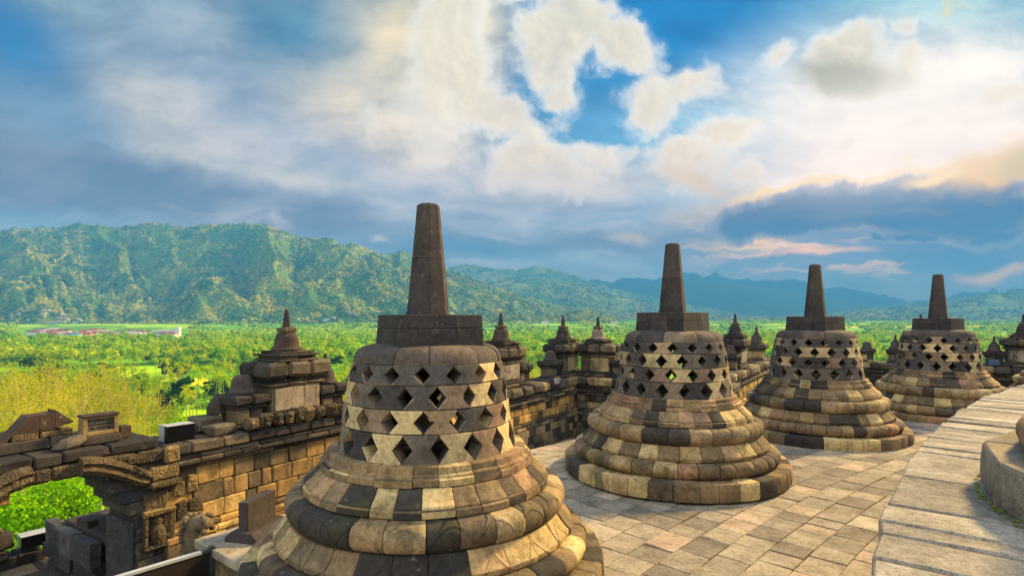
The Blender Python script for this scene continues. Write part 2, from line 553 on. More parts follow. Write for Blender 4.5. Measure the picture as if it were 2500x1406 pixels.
PAVE = LIFT(PAVE, (1.18, 1.18, 1.16))
M = {}
M['tier'] = stone_mat('stupa_stone', GOLD, dirt=.60, moss=.25)
M['lotus_lip'] = stone_mat('stupa_stone_lotus', GOLD[:6] + [(.8, (.34, .25, .13)), (1, (.42, .32, .17))], dirt=.55, moss=.3, lotus=petals(22, .68, .885))
M['lotus_slope'] = stone_mat('stupa_stone_petals', GOLD, dirt=.4, moss=.22, lotus=petals(20, .655, .46, .3))
M['bell'] = stone_mat('bell_stone', GREY, dirt=.40, pits=.45)
M['cap'] = stone_mat('cap_stone', [(0, (.060, .053, .050)), (.5, (.085, .072, .062)), (.8, (.13, .10, .078)), (1, (.24, .18, .12))], dirt=.4)
M['spire'] = stone_mat('spire_stone', [(0, (.040, .034, .035)), (.5, (.054, .045, .044)), (1, (.075, .061, .055))], dirt=.4, lichen=.28, pits=.7)
M['pave'] = stone_mat('paving_stone', PAVE, dirt=.22, pits=.3, lichen=.35)
M['pave_up'] = stone_mat('upper_paving_stone', [(0, (.22, .20, .165)), (.5, (.31, .28, .225)), (1, (.41, .37, .29))], dirt=.25, pits=.9, lichen=.2, bump=1.3)
M['plinth_up'] = stone_mat('upper_plinth_stone', [(0, (.22, .185, .14)), (1, (.34, .28, .19))], dirt=.2, pits=.8, moss=.25)
M['sand'] = plain_mat('sandy_joint', (.34, .25, .12), rough=1, noise=.3, scale=30)
# ------------------------------------------------------------------ the round terraces and their perforated stupas
CEN = (24.5, -14.7)              # axis of the monument
R_EDGE, R_RING, R_OUT = 28.65, 32.6, 35.2
UP = 1.55                        # each terrace is this much above the next


def back(prof, rin, gap=.0):
    return prof


BELL = [(1.250, .938), (1.508, .890), (1.718, .862), (1.934, .830), (2.108, .786)]


def bell_r(h):
    hs = [b[0] for b in BELL]; rs = [b[1] for b in BELL]
    return float(np.interp(h, hs, rs))


def pierced_row(mb, h0, h1, n, off, rng, thick=.17, wide=.50, gap=.003):
    """hourglass stones that leave diamond openings between them"""
    d = 2 * math.pi / n
    H = h1 - h0
    hs = [h0 + .002, h0 + .08 * H, h0 + .5 * H, h1 - .08 * H, h1 - .002]
    for k in range(n):
        th = off + k * d
        g = gap / .9
        ww = [d / 2 - g, d / 2 - g, d / 2 - g - d * wide / 2, d / 2 - g, d / 2 - g]
        jl, jr_ = rng.uniform(-.02, .02) * d, rng.uniform(-.02, .02) * d
        dr = rng.uniform(-.006, .006); tl = rng.uniform(-.006, .006)
        jm = rng.uniform(-.02, .02) * H
        vs = []
        bv = .008
        for layer in range(3):          # rim of the face, face slightly proud, back
            for i, h in enumerate(hs):
                for q, s in enumerate((-1, -.0, 1)):
                    w = ww[i]
                    a = th + s * w + (jl if s < 0 else jr_ if s > 0 else 0) * (1 if i == 2 else 0)
                    hh = h + (jm if i == 2 else 0)
                    r = bell_r(h) + dr + s * tl
                    if layer == 1:
                        a = th + (a - th) * (1 - bv / max(w * .9, .02))
                        hh = hh + (bv if i == 0 else -bv if i == 4 else 0)
                        r += .0045
                    if layer == 0: r -= .0035
                    if layer == 2: r = bell_r(h) - thick
                    vs.append((r * math.cos(a), r * math.sin(a), hh))
        fs = []
        I = lambda l, i, q: l * 15 + i * 3 + q
        for i in range(4):
            for q in range(2):
                fs.append((I(1, i, q), I(1, i, q + 1), I(1, i + 1, q + 1), I(1, i + 1, q)))
                fs.append((I(2, i, q), I(2, i + 1, q), I(2, i + 1, q + 1), I(2, i, q + 1)))
        for (la, lb) in ((0, 1), (2, 0)):
            for i in range(4):
                fs.append((I(la, i, 0), I(lb, i, 0), I(lb, i + 1, 0), I(la, i + 1, 0)))
                fs.append((I(la, i, 2), I(la, i + 1, 2), I(lb, i + 1, 2), I(lb, i, 2)))
            for q in range(2):
                fs.append((I(la, 0, q), I(la, 0, q + 1), I(lb, 0, q + 1), I(lb, 0, q)))
                fs.append((I(la, 4, q), I(lb, 4, q), I(lb, 4, q + 1), I(la, 4, q + 1)))
        mb.add(vs, fs)


def square_course(mb, h0, h1, s0, s1, splits, rng, gap=.004, b=.010):
    """a square course of stones round a hollow core, sides tapering from s0 to s1 (full widths)"""
    t = .28
    for side in range(4):
        a = side * math.pi / 2
        ca, sa = math.cos(a), math.sin(a)
        cuts = [-.5] + sorted(rng.uniform(-.25, .3) for _ in range(splits)) + [.5]
        for i in range(len(cuts) - 1):
            vs = []
            for hh, s in ((h0, s0), (h1 - .003, s1)):
                # pinwheel bond: each side runs from its own corner to short of the next one
                x0 = cuts[i] * s + (t if i == 0 else 0) + gap / 2
                x1 = cuts[i + 1] * s - gap / 2
                for x, y in ((x0, s / 2), (x1, s / 2), (x1, s / 2 - t), (x0, s / 2 - t)):
                    vs.append((ca * x - sa * y, sa * x + ca * y, hh))
            o = np.array(vs); cc = o.mean(0)
            bm = bmesh.new()
            bv = [bm.verts.new(p) for p in o]
            for q in ((3, 2, 1, 0), (4, 5, 6, 7), (0, 1, 5, 4), (1, 2, 6, 5), (2, 3, 7, 6), (3, 0, 4, 7)):
                bm.faces.new([bv[z] for z in q])
            bmesh.ops.recalc_face_normals(bm, faces=bm.faces)
            bmesh.ops.bevel(bm, geom=list(bm.edges), offset=b, segments=1, affect='EDGES')
            bm.verts.index_update()
            mb.add([tuple(v.co) for v in bm.verts], [[v.index for v in f.verts] for f in bm.faces])
            bm.free()


TIERS = [
    ('plinth', [(1.40, 0), (1.772, 0), (1.782, .03), (1.778, .14), (1.77, .225), (1.755, .242), (1.40, .246)], 34, 'tier', .012),
    ('torus_moulding', [(1.3, .246), (1.555, .246), (1.595, .278), (1.615, .335), (1.612, .375), (1.59, .415), (1.55, .440), (1.48, .452), (1.3, .452)], 33, 'tier', .020),
    ('petal_moulding', [(1.2, .452), (1.455, .452), (1.468, .470), (1.468, .512), (1.450, .530), (1.425, .555), (1.385, .602), (1.360, .640), (1.345, .656), (1.2, .656)], 31, 'lotus_slope', .012),
    ('lotus_lip', [(1.1, .656), (1.315, .656), (1.350, .678), (1.378, .722), (1.388, .775), (1.380, .820), (1.355, .858), (1.31, .878), (1.22, .892), (1.1, .892)], 27, 'lotus_lip', .014),
    ('stepped_moulding', [(.95, .892), (1.212, .892), (1.226, .902), (1.226, .955), (1.205, .966), (1.203, .984), (1.182, 1.002), (1.140, 1.032), (1.098, 1.078), (1.078, 1.098), (.95, 1.098)], 29, 'tier', .007),
    ('upper_moulding', [(.75, 1.098), (1.046, 1.098), (1.056, 1.106), (1.054, 1.160), (1.028, 1.172), (1.026, 1.190), (.992, 1.200), (.988, 1.252), (.968, 1.262), (.75, 1.262)], 24, 'tier', .007),
]


def make_stupa(x, y, z, label, seed, spin, rot_h, tall=1.0, slim=1.0, moss=False, group='perforated stupas on the round terraces'):
    rng = random.Random(seed)
    t = thing('perforated_stupa', label, 'stupa', (x, y, z), 0, group)
    for i, (nm, prof, cnt, mk, ins) in enumerate(TIERS):
        mb = MB()
        up0 = moss and i == 0
        ring_blocks(mb, prof, 19 if up0 else cnt, seed * 31 + i, inset=ins, gap=.010 if up0 else .004, a0=spin + i * .7, a1=spin + i * .7 + 2 * math.pi, step=.9 if up0 else .06, jr=.012 if up0 else .009, jh=.004)
        rin = prof[0][0]
        mb.lathe([(rin + .02, prof[0][1] + .005), (max(p[0] for p in prof) - .05, prof[0][1] + .01), (min(prof[-2][0], prof[-3][0]) - .05, prof[-1][1] - .012), (rin + .02, prof[-1][1] - .01)], 48)
        mb.build(nm, M['plinth_up' if (moss and i == 0) else mk], t, 42)
    mb = MB()
    n = 17
    for r in range(4):
        pierced_row(mb, BELL[r][0], BELL[r + 1][0], n, spin + (r % 2) * math.pi / n + rng.uniform(-.03, .03), rng, wide=.54 - .01 * r)
    mb.build('pierced_bell', M['bell'], t, 30).scale = (slim, slim, 1)
    mb = MB()
    ring_blocks(mb, [(.30, 2.100), (.778, 2.110), (.776, 2.150), (.756, 2.198), (.718, 2.236), (.650, 2.264), (.50, 2.276), (.30, 2.278)], 11, seed * 7 + 5, inset=.010, a0=spin, a1=spin + 2 * math.pi, step=.08, jr=.004)
    mb.lathe([(.25, 2.105), (.72, 2.12), (.70, 2.18), (.60, 2.24), (.25, 2.262)], 32)
    mb.build('dome_cap', M['cap'], t, 40).scale = (slim, slim, 1)
    mb = MB()
    square_course(mb, 2.250, 2.440, .872, .850, 1, rng, gap=.002, b=.005)
    square_course(mb, 2.440, 2.572, .850, .834, 1, rng, gap=.002, b=.005)
    mb.block((0, 0, 2.42), (.5, .5, .28), b=.01)
    h = mb.build('harmika', M['spire'], t); h.rotation_euler = (0, 0, rot_h)
    mb = MB()
    a8 = math.pi / 8
    s0, s1 = 2.572, 2.572 + 1.135 * tall
    sm = (s0 + s1) / 2
    k = 1 / math.cos(a8)
    w = lambda zz: .203 + (.106 - .203) * (zz - s0) / (s1 - s0)
    mb.lathe([(w(s0) * k, s0 - .012), (w(sm) * k, sm - .002)], 8, rot=a8)
    mb.lathe([(w(sm) * k - .002, sm + .002), (w(s1 - .03) * k, s1 - .03), (w(s1) * k * .93, s1 - .012), (w(s1) * k * .75, s1 - .002), (w(s1) * k * .35, s1)], 8, rot=a8)
    sp = mb.build('spire', M['spire'], t); sp.rotation_euler = (0, 0, rot_h + .2)
    return t


make_stupa(-.86, 5.87, -.012, 'largest, nearest perforated stupa, at the left, spire highest in the sky', 11, .35, R(27), slim=.955)
make_stupa(2.654, 9.43, .03, 'second nearest perforated stupa, middle of the paved terrace, spire joint half way up', 23, 1.1, R(45))
make_stupa(6.63, 12.48, -.04, 'third perforated stupa along the row, between the two smaller and larger ones on the right', 37, 2.2, R(35))
make_stupa(11.05, 14.80, -.09, 'fourth perforated stupa along the row, its lowest tiers cut by the upper terrace edge', 41, .9, R(33))
make_stupa(16.05, 16.2, -.10, 'perforated stupa at the right edge, only the tip of one moulding showing above the ledge', 59, .2, R(45))
make_stupa(4.13, 2.23, UP, 'cut-off stupa on the upper terrace at the right edge, mossy plinth and a round moulding', 67, 1.7, R(20), moss=True)


def paving(name, mat, r0, r1, rows, wt, az0, az1, z, seed, jz=.004, gap=.007, hole=None, th=.06, b=.006, kind='structure'):
    """rings of paving stones between two radii, azimuths measured from the monument's axis"""
    rng = random.Random(seed)
    mb = MB()
    for i in range(rows):
        ra, rb = r0 + (r1 - r0) * i / rows, r0 + (r1 - r0) * (i + 1) / rows
        rm = (ra + rb) / 2
        t = az0 + rng.uniform(0, wt / rm)
        while t < az1:
            w = wt * rng.uniform(.75, 1.3) / rm
            tm = t + w / 2
            p = (CEN[0] + rm * math.cos(tm), CEN[1] + rm * math.sin(tm), z - th / 2 + rng.uniform(-jz, jz))
            if not (hole and hole(p[0], p[1])):
                m = rot_rows(tm)
                tx, ty = rng.uniform(-jz, jz) * 1.2, rng.uniform(-jz, jz) * 1.2
                m = m.copy(); m[0][2] += tx; m[1][2] += ty
                mb.block(p, (rb - ra - gap, w * rm - gap, th), m, b=b, j=.004, rng=rng)
            t += w
    return mb


def sector(name, mat, r0, r1, az0, az1, z, n=120, hole=None):
    mb = MB()
    vs, fs = [], []
    for i in range(n + 1):
        a = az0 + (az1 - az0) * i / n
        for r in (r0, r1): vs.append((CEN[0] + r * math.cos(a), CEN[1] + r * math.sin(a), z))
    for i in range(n): fs.append((2 * i, 2 * i + 1, 2 * i + 3, 2 * i + 2))
    mb.add(vs, fs)
    return tag(mb.build(name, mat), kind='structure')


def az_of(x, y): return math.atan2(y - CEN[1], x - CEN[0])


# the stair that comes up through the edge of the lower terrace towards the camera's left
ST = R(142.8)      # right-hand side of the stair opening
ST_W = 1.9 / R_OUT


def in_stair(x, y):
    r = math.hypot(x - CEN[0], y - CEN[1]); a = az_of(x, y)
    return r > 33.86 and ST - .5 / r < a < ST + ST_W


A0, A1 = R(78), R(178)
sector('terrace_bed', M['sand'], 28.4, 33.9, A0, A1, -.022)
sector('terrace_bed', M['sand'], 33.9, R_OUT - .05, A0, ST, -.0222)
sector('terrace_bed', M['sand'], 33.9, R_OUT - .05, ST + ST_W, A1, -.0222)
mb = paving('terrace_floor', None, 28.7, R_OUT, 18, .40, A0, A1, 0.0, 5, jz=.006, hole=in_stair, gap=.010)
r_ = 33.88
rng_e = random.Random(17)
while r_ < R_OUT - .05:            # dressed slabs along the side of the stair opening
    L = min(rng_e.uniform(.5, .8), R_OUT + .02 - r_)
    if R_OUT - r_ - L < .25: L = R_OUT + .02 - r_
    q = np.array((r_ + L / 2, -.19, -.05)) @ rot_rows(ST)
    mb.block((CEN[0] + q[0], CEN[1] + q[1], q[2]), (L - .006, .62, .10), rot_rows(ST), b=.008, j=.003, rng=rng_e)
    r_ += L
tag(mb.build('terrace_floor', M['pave']), kind='structure')

# upper terrace: long radial stones along its edge
sector('terrace_bed', M['sand'], 20, R_EDGE - .06, R(70), R(185), UP - .03)
mb = MB()
rngu = random.Random(8)
ring = [(28.02, R_EDGE, .265), (27.40, 28.02, .30), (26.7, 27.40, .36), (26.1, 26.7, .4), (25.4, 26.1, .45), (24.6, 25.4, .5), (23.6, 24.6, .6)]
for ri, (ra, rb, wt) in enumerate(ring):
    t = R(80) + rngu.uniform(0, .01)
    while t < R(172):
        w = wt * rngu.uniform(.6, 1.35) / rb
        tm = t + w / 2; rm = (ra + rb) / 2
        e0, e1 = rngu.uniform(-.05, .05) * (ri > 0), rngu.uniform(-.05, .05)
        if ri == 0: e0 = rngu.uniform(-.012, .012)
        L = rb - ra - .010 + e0 + e1
        m = rot_rows(tm + rngu.uniform(-.01, .01))
        m[0][2] += rngu.uniform(-.005, .005); m[1][2] += rngu.uniform(-.008, .008)
        rc = rm + (e0 - e1) / 2
        mb.block((CEN[0] + rc * math.cos(tm), CEN[1] + rc * math.sin(tm), UP - .09 + rngu.uniform(-.006, .006)), (L, w * rm - .010, .18), m, b=.010, j=.009, rng=rngu)
        t += w
tag(mb.build('upper_terrace_floor', M['pave_up']), kind='structure')
def drum(name, r, z0, z1, az0, az1, rows, seed, mat, wt=.5):
    rng = random.Random(seed)
    mb = MB()
    hh = (z1 - z0) / rows
    for i in range(rows):
        n = int((az1 - az0) * r / wt)
        h0 = z0 + i * hh
        ring_blocks(mb, [(r - .3, h0), (r, h0), (r, h0 + hh - .004), (r - .3, h0 + hh - .004)], n, seed + i, inset=.012, a0=az0, a1=az1, step=.02, jr=.012, c=(CEN[0], CEN[1], 0))
    return mb.build(name, mat, None, 30)


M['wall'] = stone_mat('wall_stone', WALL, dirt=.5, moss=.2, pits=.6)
tag(drum('terrace_wall', R_EDGE - .02, 0, UP - .18, R(85), R(170), 4, 77, M['tier']), 'curved stone retaining wall under the upper terrace edge', 'wall')
# ------------------------------------------------------------------ sunken walkway and the balustrade round it
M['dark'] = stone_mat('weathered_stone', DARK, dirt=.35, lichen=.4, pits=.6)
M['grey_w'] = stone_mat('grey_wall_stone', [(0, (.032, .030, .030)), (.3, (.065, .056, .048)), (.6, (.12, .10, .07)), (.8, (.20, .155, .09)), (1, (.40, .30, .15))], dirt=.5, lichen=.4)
M['pale'] = stone_mat('pale_panel_stone', [(0, (.26, .215, .16)), (1, (.34, .28, .21))], dirt=.9, lichen=.3, pits=.6, stain=(.06, .05, .045))
M['brown'] = stone_mat('brown_bell_stone', [(0, (.055, .037, .030)), (1, (.08, .052, .040))], dirt=.35, lichen=.6)
M['rosy'] = stone_mat('rosy_bell_stone', [(0, (.20, .15, .125)), (1, (.27, .20, .16))], dirt=.35)


def scrolls(nt):
    geo = nt.nodes.new('ShaderNodeNewGeometry')
    n = noi(nt, geo.outputs['Position'], 5.0, 2, .5)
    v = nt.nodes.new('ShaderNodeVectorMath'); v.operation = 'MULTIPLY_ADD'
    nt.links.new(n.outputs['Color'], v.inputs[0]); v.inputs[1].default_value = (.35, .35, .35); nt.links.new(geo.outputs['Position'], v.inputs[2])
    vo = nt.nodes.new('ShaderNodeTexVoronoi'); nt.links.new(v.outputs[0], vo.inputs['Vector']); vo.inputs['Scale'].default_value = 7.5
    d = X(nt, vo.outputs['Distance'])
    return (d * 17.0)._m('SINE', d * 17.0) * .5 + .5


M['carved'] = stone_mat('carved_stone', [(0, (.045, .036, .026)), (.4, (.08, .06, .036)), (.75, (.14, .10, .048)), (1, (.26, .18, .075))], dirt=.45, lotus=lambda nt: scrolls(nt) * .4, lichen=.2)

PD = (math.cos(R(57)), math.sin(R(57)))


def course(mb, t0, t1, w0, w1, h0, h1, ln, rng, b=.014, j=.007, gap=.006, jw=.012, vary=.35, drop=0.0):
    t = t0
    while t < t1 - .03:
        L = min(ln * rng.uniform(1 - vary, 1 + vary), t1 - t)
        if t1 - t - L < ln * .3: L = t1 - t
        dw = rng.uniform(-jw, jw)
        if rng.random() >= drop:
            mb.block((t + L / 2, (w0 + w1) / 2 + dw / 2, (h0 + h1) / 2), (L - gap, w1 - w0 + dw, h1 - h0 - gap * .7), b=b, j=j, rng=rng)
        t += L


def balustrade(label, o, ang, t0, t1, seed, style='flat', thick=.86, mats=('wall', 'wall', 'dark', 'dark'), floor=-UP, group=None):
    rng = random.Random(seed)
    w = thing('balustrade_wall', label, 'wall', (o[0], o[1], 0), ang, 'balustrade walls round the sunken walkway')
    mb = MB()
    zs = [floor, floor + .24, floor + .47, floor + .70]
    for i in range(3): course(mb, t0, t1, -.09, .5, zs[i], zs[i + 1], .30, rng, b=.016, jw=.02)
    mb.build('plinth', M[mats[0]], w)
    mb = MB()
    course(mb, t0, t1, -.10, .5, zs[3], zs[3] + .10, .42, rng, b=.03)
    course(mb, t0, t1, -.05, .5, zs[3] + .10, zs[3] + .20, .42, rng, b=.03)
    mb.build('base_moulding', M[mats[0]], w)
    top = .62 if style == 'flat' else .46
    h = zs[3] + .20
    mb = MB()
    hc = top - .40 if style == 'flat' else top - .62
    n = max(2, int(round((hc - h) / .255)))
    for i in range(n): course(mb, t0, t1, 0, thick - .02, h + (hc - h) * i / n, h + (hc - h) * (i + 1) / n, .34, rng, jw=.035, b=.020, j=.012, vary=.5, gap=.009)
    mb.build('wall_face', M[mats[1]], w)
    mb = MB()
    if style == 'flat':
        course(mb, t0, t1, -.05, thick, hc, hc + .07, .5, rng, b=.02)
        course(mb, t0, t1, -.12, thick, hc + .07, hc + .15, .45, rng, b=.03)
        course(mb, t0, t1, -.07, thick, hc + .15, hc + .23, .5, rng, b=.02)
        mb.build('cornice', M[mats[2]], w)
        mb = MB()
        course(mb, t0, t1, -.11, thick + .1, hc + .23, hc + .40, .42, rng, b=.028, jw=.03)
    else:
        course(mb, t0, t1, -.04, thick, hc, hc + .10, .4, rng, b=.02)
        course(mb, t0, t1, -.10, thick, hc + .10, hc + .17, .36, rng, b=.02)
        course(mb, t0, t1, -.05, thick, hc + .17, hc + .32, .30, rng, b=.016)
        mb.build('cornice', M[mats[2]], w)
        mb = MB()
        course(mb, t0, t1, -.16, thick + .12, hc + .32, hc + .62, .52, rng, b=.10, jw=.05, j=.02)
    mb.build('coping', M[mats[3]], w)
    return w


OA, AA = (-3.91, 10.31), R(57)


def at(o, a, t, w, h):
    return (o[0] + t * math.cos(a) - w * math.sin(a), o[1] + t * math.sin(a) + w * math.cos(a), h)


C3 = at(OA, AA, 11.3, 0, 0)
C4 = at(C3, AA - R(90), 4.4, 0, 0)
CE = at(C4, AA, 12.5, 0, 0)
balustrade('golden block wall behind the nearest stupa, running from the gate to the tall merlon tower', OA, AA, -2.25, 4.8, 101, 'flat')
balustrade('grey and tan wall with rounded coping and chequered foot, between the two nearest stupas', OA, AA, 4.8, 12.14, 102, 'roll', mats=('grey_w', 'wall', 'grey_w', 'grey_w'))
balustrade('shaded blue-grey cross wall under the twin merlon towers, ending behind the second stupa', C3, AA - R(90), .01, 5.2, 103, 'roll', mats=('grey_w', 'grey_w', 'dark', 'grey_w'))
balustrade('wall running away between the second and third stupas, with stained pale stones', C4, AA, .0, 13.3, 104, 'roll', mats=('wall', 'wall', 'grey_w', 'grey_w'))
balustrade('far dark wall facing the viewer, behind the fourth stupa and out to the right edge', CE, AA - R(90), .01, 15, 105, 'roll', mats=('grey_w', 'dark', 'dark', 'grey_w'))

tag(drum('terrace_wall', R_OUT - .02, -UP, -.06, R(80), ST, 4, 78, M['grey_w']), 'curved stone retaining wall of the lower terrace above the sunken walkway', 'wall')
sector('walkway_bed', M['sand'], 33.5, 41, R(74), R(170), -UP - .075)
mb = paving('walkway_floor', None, R_OUT - .02, 41.0, 12, .55, R(74), R(170), -UP, 61, jz=.005)
tag(mb.build('walkway_floor', M['grey_w']), kind='structure')


def small_bell(mb_bell, c, r, h, n=28):
    p = [(1.10, 0), (1.16, .05), (1.16, .12), (1.08, .17), (1.0, .22), (.95, .30), (.90, .50), (.84, .70), (.76, .84), (.60, .94), (.42, 1.0)]
    mb_bell.lathe([(a * r, b * h) for a, b in p], n, c)


def tower(label, o, a, t, w, h0, seed, sc=1.0, sides=(0, 1), bell='brown', antefix=True, panel=True, only_side=False):
    """a merlon tower: stepped and moulded body, a bell with square neck and spire, smaller bells on its shoulders"""
    rng = random.Random(seed)
    p = at(o, a, t, w, h0)
    T = thing('merlon_tower', label, 'stone tower', p, a, 'merlon towers on the balustrade')
    s = sc

    def bx(mb, t0, t1, w0, w1, z0, z1, n=1, b=.018, j=.008):
        for i in range(n):
            f0, f1 = t0 + (t1 - t0) * i / n, t0 + (t1 - t0) * (i + 1) / n
            mb.block(((f0 + f1) / 2 * s, (w0 + w1) / 2 * s, (z0 + z1) / 2 * s), ((f1 - f0) * s - .005, (w1 - w0) * s, (z1 - z0) * s - .004), b=b * s, j=j * s, rng=rng)
    if not only_side:
        mb = MB()
        bx(mb, -.78, .78, -.36, .36, 0, .09, 4); bx(mb, -.70, .70, -.33, .33, .09, .17, 3, b=.03)
        mb.build('base_moulding', M['dark'], T)
        mb = MB()
        bx(mb, -.52, .52, -.30, .30, .17, .66, 3)
        mb.build('niche_block', M['grey_w'], T)
        if panel:
            mb = MB()
            bx(mb, -.46, .44, -.325, -.29, .22, .62, 1, b=.01)
            mb.build('carved_panel', M['pale'], T)
        mb = MB()
        bx(mb, -.60, .60, -.35, .35, .66, .72, 3); bx(mb, -.56, .56, -.33, .33, .72, .79, 2, b=.03)
        mb.build('cornice', M['dark'], T)
        mb = MB()
        bx(mb, -.70, .70, -.44, .0, .80, 1.09, 3, b=.075, j=.015); bx(mb, -.70, .70, .0, .44, .80, 1.09, 3, b=.075, j=.015)
        mb.build('roll_course', M['dark'], T)
        mb = MB()
        bx(mb, -.42, .42, -.40, .40, 1.09, 1.13, 2); bx(mb, -.36, .36, -.35, .35, 1.13, 1.18, 2, b=.02); bx(mb, -.43, .43, -.40, .40, 1.18, 1.225, 2, b=.02); bx(mb, -.33, .33, -.32, .32, 1.225, 1.27, 2, b=.02)
        mb.build('stepped_neck', M['dark'], T)
        mb = MB(); small_bell(mb, (0, 0, 1.26 * s), .235 * s, .36 * s)
        mb.build('bell', M[bell], T, 40)
        mb = MB(); bx(mb, -.115, .115, -.115, .115, 1.57, 1.61); bx(mb, -.135, .135, -.135, .135, 1.61, 1.70)
        mb.build('harmika', M['dark'], T)
        mb = MB(); mb.lathe([(.082 * s, 1.69 * s), (.034 * s, 2.02 * s), (.024 * s, 2.035 * s)], 8)
        mb.build('spire', M['spire'], T)
    for sg, spire in ((-1, sides[0]), (1, sides[1])):
        if spire is None: continue
        x = sg * .88
        if only_side: x = 0
        mb = MB()
        bx(mb, x - .30, x + .30, -.27, .27, 0, .07, 2); bx(mb, x - .25, x + .25, -.24, .24, .07, .33, 2); bx(mb, x - .29, x + .29, -.27, .27, .33, .39, 1, b=.02)
        bx(mb, x - .35, x + .35, -.34, .34, .39, .57, 2, b=.05, j=.014)
        mb.build('shoulder_base', M['dark' if not only_side else 'grey_w'], T)
        mb = MB(); small_bell(mb, (x * s, 0, .57 * s), .20 * s, .32 * s, 24)
        mb.build('shoulder_bell', M['rosy' if bell == 'rosy' else 'spire'], T, 40)
        if spire:
            mb = MB(); mb.block((x * s, 0, .90 * s), (.18 * s, .18 * s, .07 * s), b=.01 * s); mb.lathe([(.058 * s, .93 * s), (.030 * s, 1.16 * s)], 8, (x * s, 0, 0))
            mb.build('shoulder_spire', M['spire'], T)
    if antefix:
        mb = MB()
        t_ = -1.15
        while t_ < 1.35:
            L = rng.uniform(.17, .26)
            bx(mb, t_, t_ + L, -.60, -.36, 0.0, rng.uniform(.20, .27), 1, b=.05, j=.03)
            cx = t_ + L / 2
            for q in range(2): bx(mb, cx - .045, cx + .045, -.635, -.59, .05 + q * .09, .11 + q * .09, 1, b=.03, j=.02)
            t_ += L + .01
        mb.build('antefix_row', M['carved'], T)
    return T


tower('tall merlon tower with brown bell and pale carved panel, left of the nearest stupa', OA, AA, 0.12, .43, .63, 1, sides=(0, 1))
tower('merlon tower mostly hidden behind the nearest stupa, only its spire tip showing', OA, AA, 3.35, .43, .60, 2, bell='dark', sides=(None, None), antefix=False)
tower('merlon tower with smooth dark bell, just right of the nearest stupa', OA, AA, 7.25, .43, .47, 3, 1.06, bell='brown', sides=(1, 1), antefix=False)
tower('left one of the twin corner towers, dark bell, above the small blue sign', OA, AA, 11.05, .40, .47, 4, 1.02, bell='dark', sides=(0, None), antefix=False, panel=False)
tower('right one of the twin corner towers, with a rosy pale bell', C3, AA - R(90), .62, .40, .47, 5, 1.0, bell='rosy', sides=(None, 1), antefix=False, panel=False)
tower('banded merlon tower in the gap between the second and third stupas', C4, AA, 6.1, .43, .47, 6, 1.05, bell='dark', sides=(0, None), antefix=False)
tower('single small dark bell with spire in the gap left of the third stupa', C4, AA, 10.7, .43, .47, 7, 1.35, only_side=True, sides=(1, None), antefix=False)
tower('merlon tower hidden behind the fourth stupa, spire tip over its square neck', CE, AA - R(90), 5.9, .43, .47, 8, 1.05, bell='dark', sides=(1, 1), antefix=False)
tower('spireless dark bell on the far wall right of the third stupa', CE, AA - R(90), 3.9, .43, .47, 9, 1.0, only_side=True, sides=(0, None), antefix=False)
tower('dark merlon tower at the right edge, beside the blue four-line sign', CE, AA - R(90), 9.3, .43, .47, 10, 1.05, bell='dark', sides=(1, 1), antefix=False)

M['jamb_slab'] = stone_mat('streaked_shade_toned_stone', [(0, (.028, .030, .033)), (.5, (.052, .054, .058)), (1, (.10, .10, .098))], dirt=.7, lichen=.5, stain=(.025, .024, .024))  # weather streaks, plus a dark bluish tone painting in the reveal's shade
M['jamb'] = stone_mat('shade_toned_jamb_stone', [(0, (.030, .031, .036)), (.5, (.05, .05, .055)), (1, (.10, .085, .07))], dirt=.5, lichen=.5)  # shade of the camera-facing jamb put into the stone colour
# ------------------------------------------------------------------ gate with corbelled head
G = thing('stone_gate', 'ruined stone gateway with carved lintel and corbelled opening at the left edge', 'gate', (OA[0], OA[1], 0), AA)
rng = random.Random(44)
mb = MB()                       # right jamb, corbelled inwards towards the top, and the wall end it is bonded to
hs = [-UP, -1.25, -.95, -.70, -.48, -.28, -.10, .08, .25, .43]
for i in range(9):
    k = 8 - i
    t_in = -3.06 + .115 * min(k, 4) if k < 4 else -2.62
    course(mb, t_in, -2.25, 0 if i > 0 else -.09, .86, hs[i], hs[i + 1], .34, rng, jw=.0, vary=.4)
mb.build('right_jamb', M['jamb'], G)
mb = MB()
for i in range(9):
    k = 8 - i
    t_in = -4.02 - .13 * min(k, 5)
    course(mb, -5.6, t_in, 0, .86, hs[i], hs[i + 1], .36, rng, jw=.01, vary=.4)
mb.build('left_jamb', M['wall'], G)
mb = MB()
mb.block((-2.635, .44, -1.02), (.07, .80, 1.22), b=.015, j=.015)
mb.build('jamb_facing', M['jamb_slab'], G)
mb = MB()
course(mb, -5.6, -2.25, -.06, .90, .43, .62, .55, rng, b=.03, jw=.04, j=.012)
mb.build('lintel', M['carved'], G)
mb = MB()
course(mb, -5.6, -2.35, -.03, .86, .62, .78, .48, rng, b=.025, jw=.05, j=.014)
mb.build('lintel_cap', M['dark'], G)
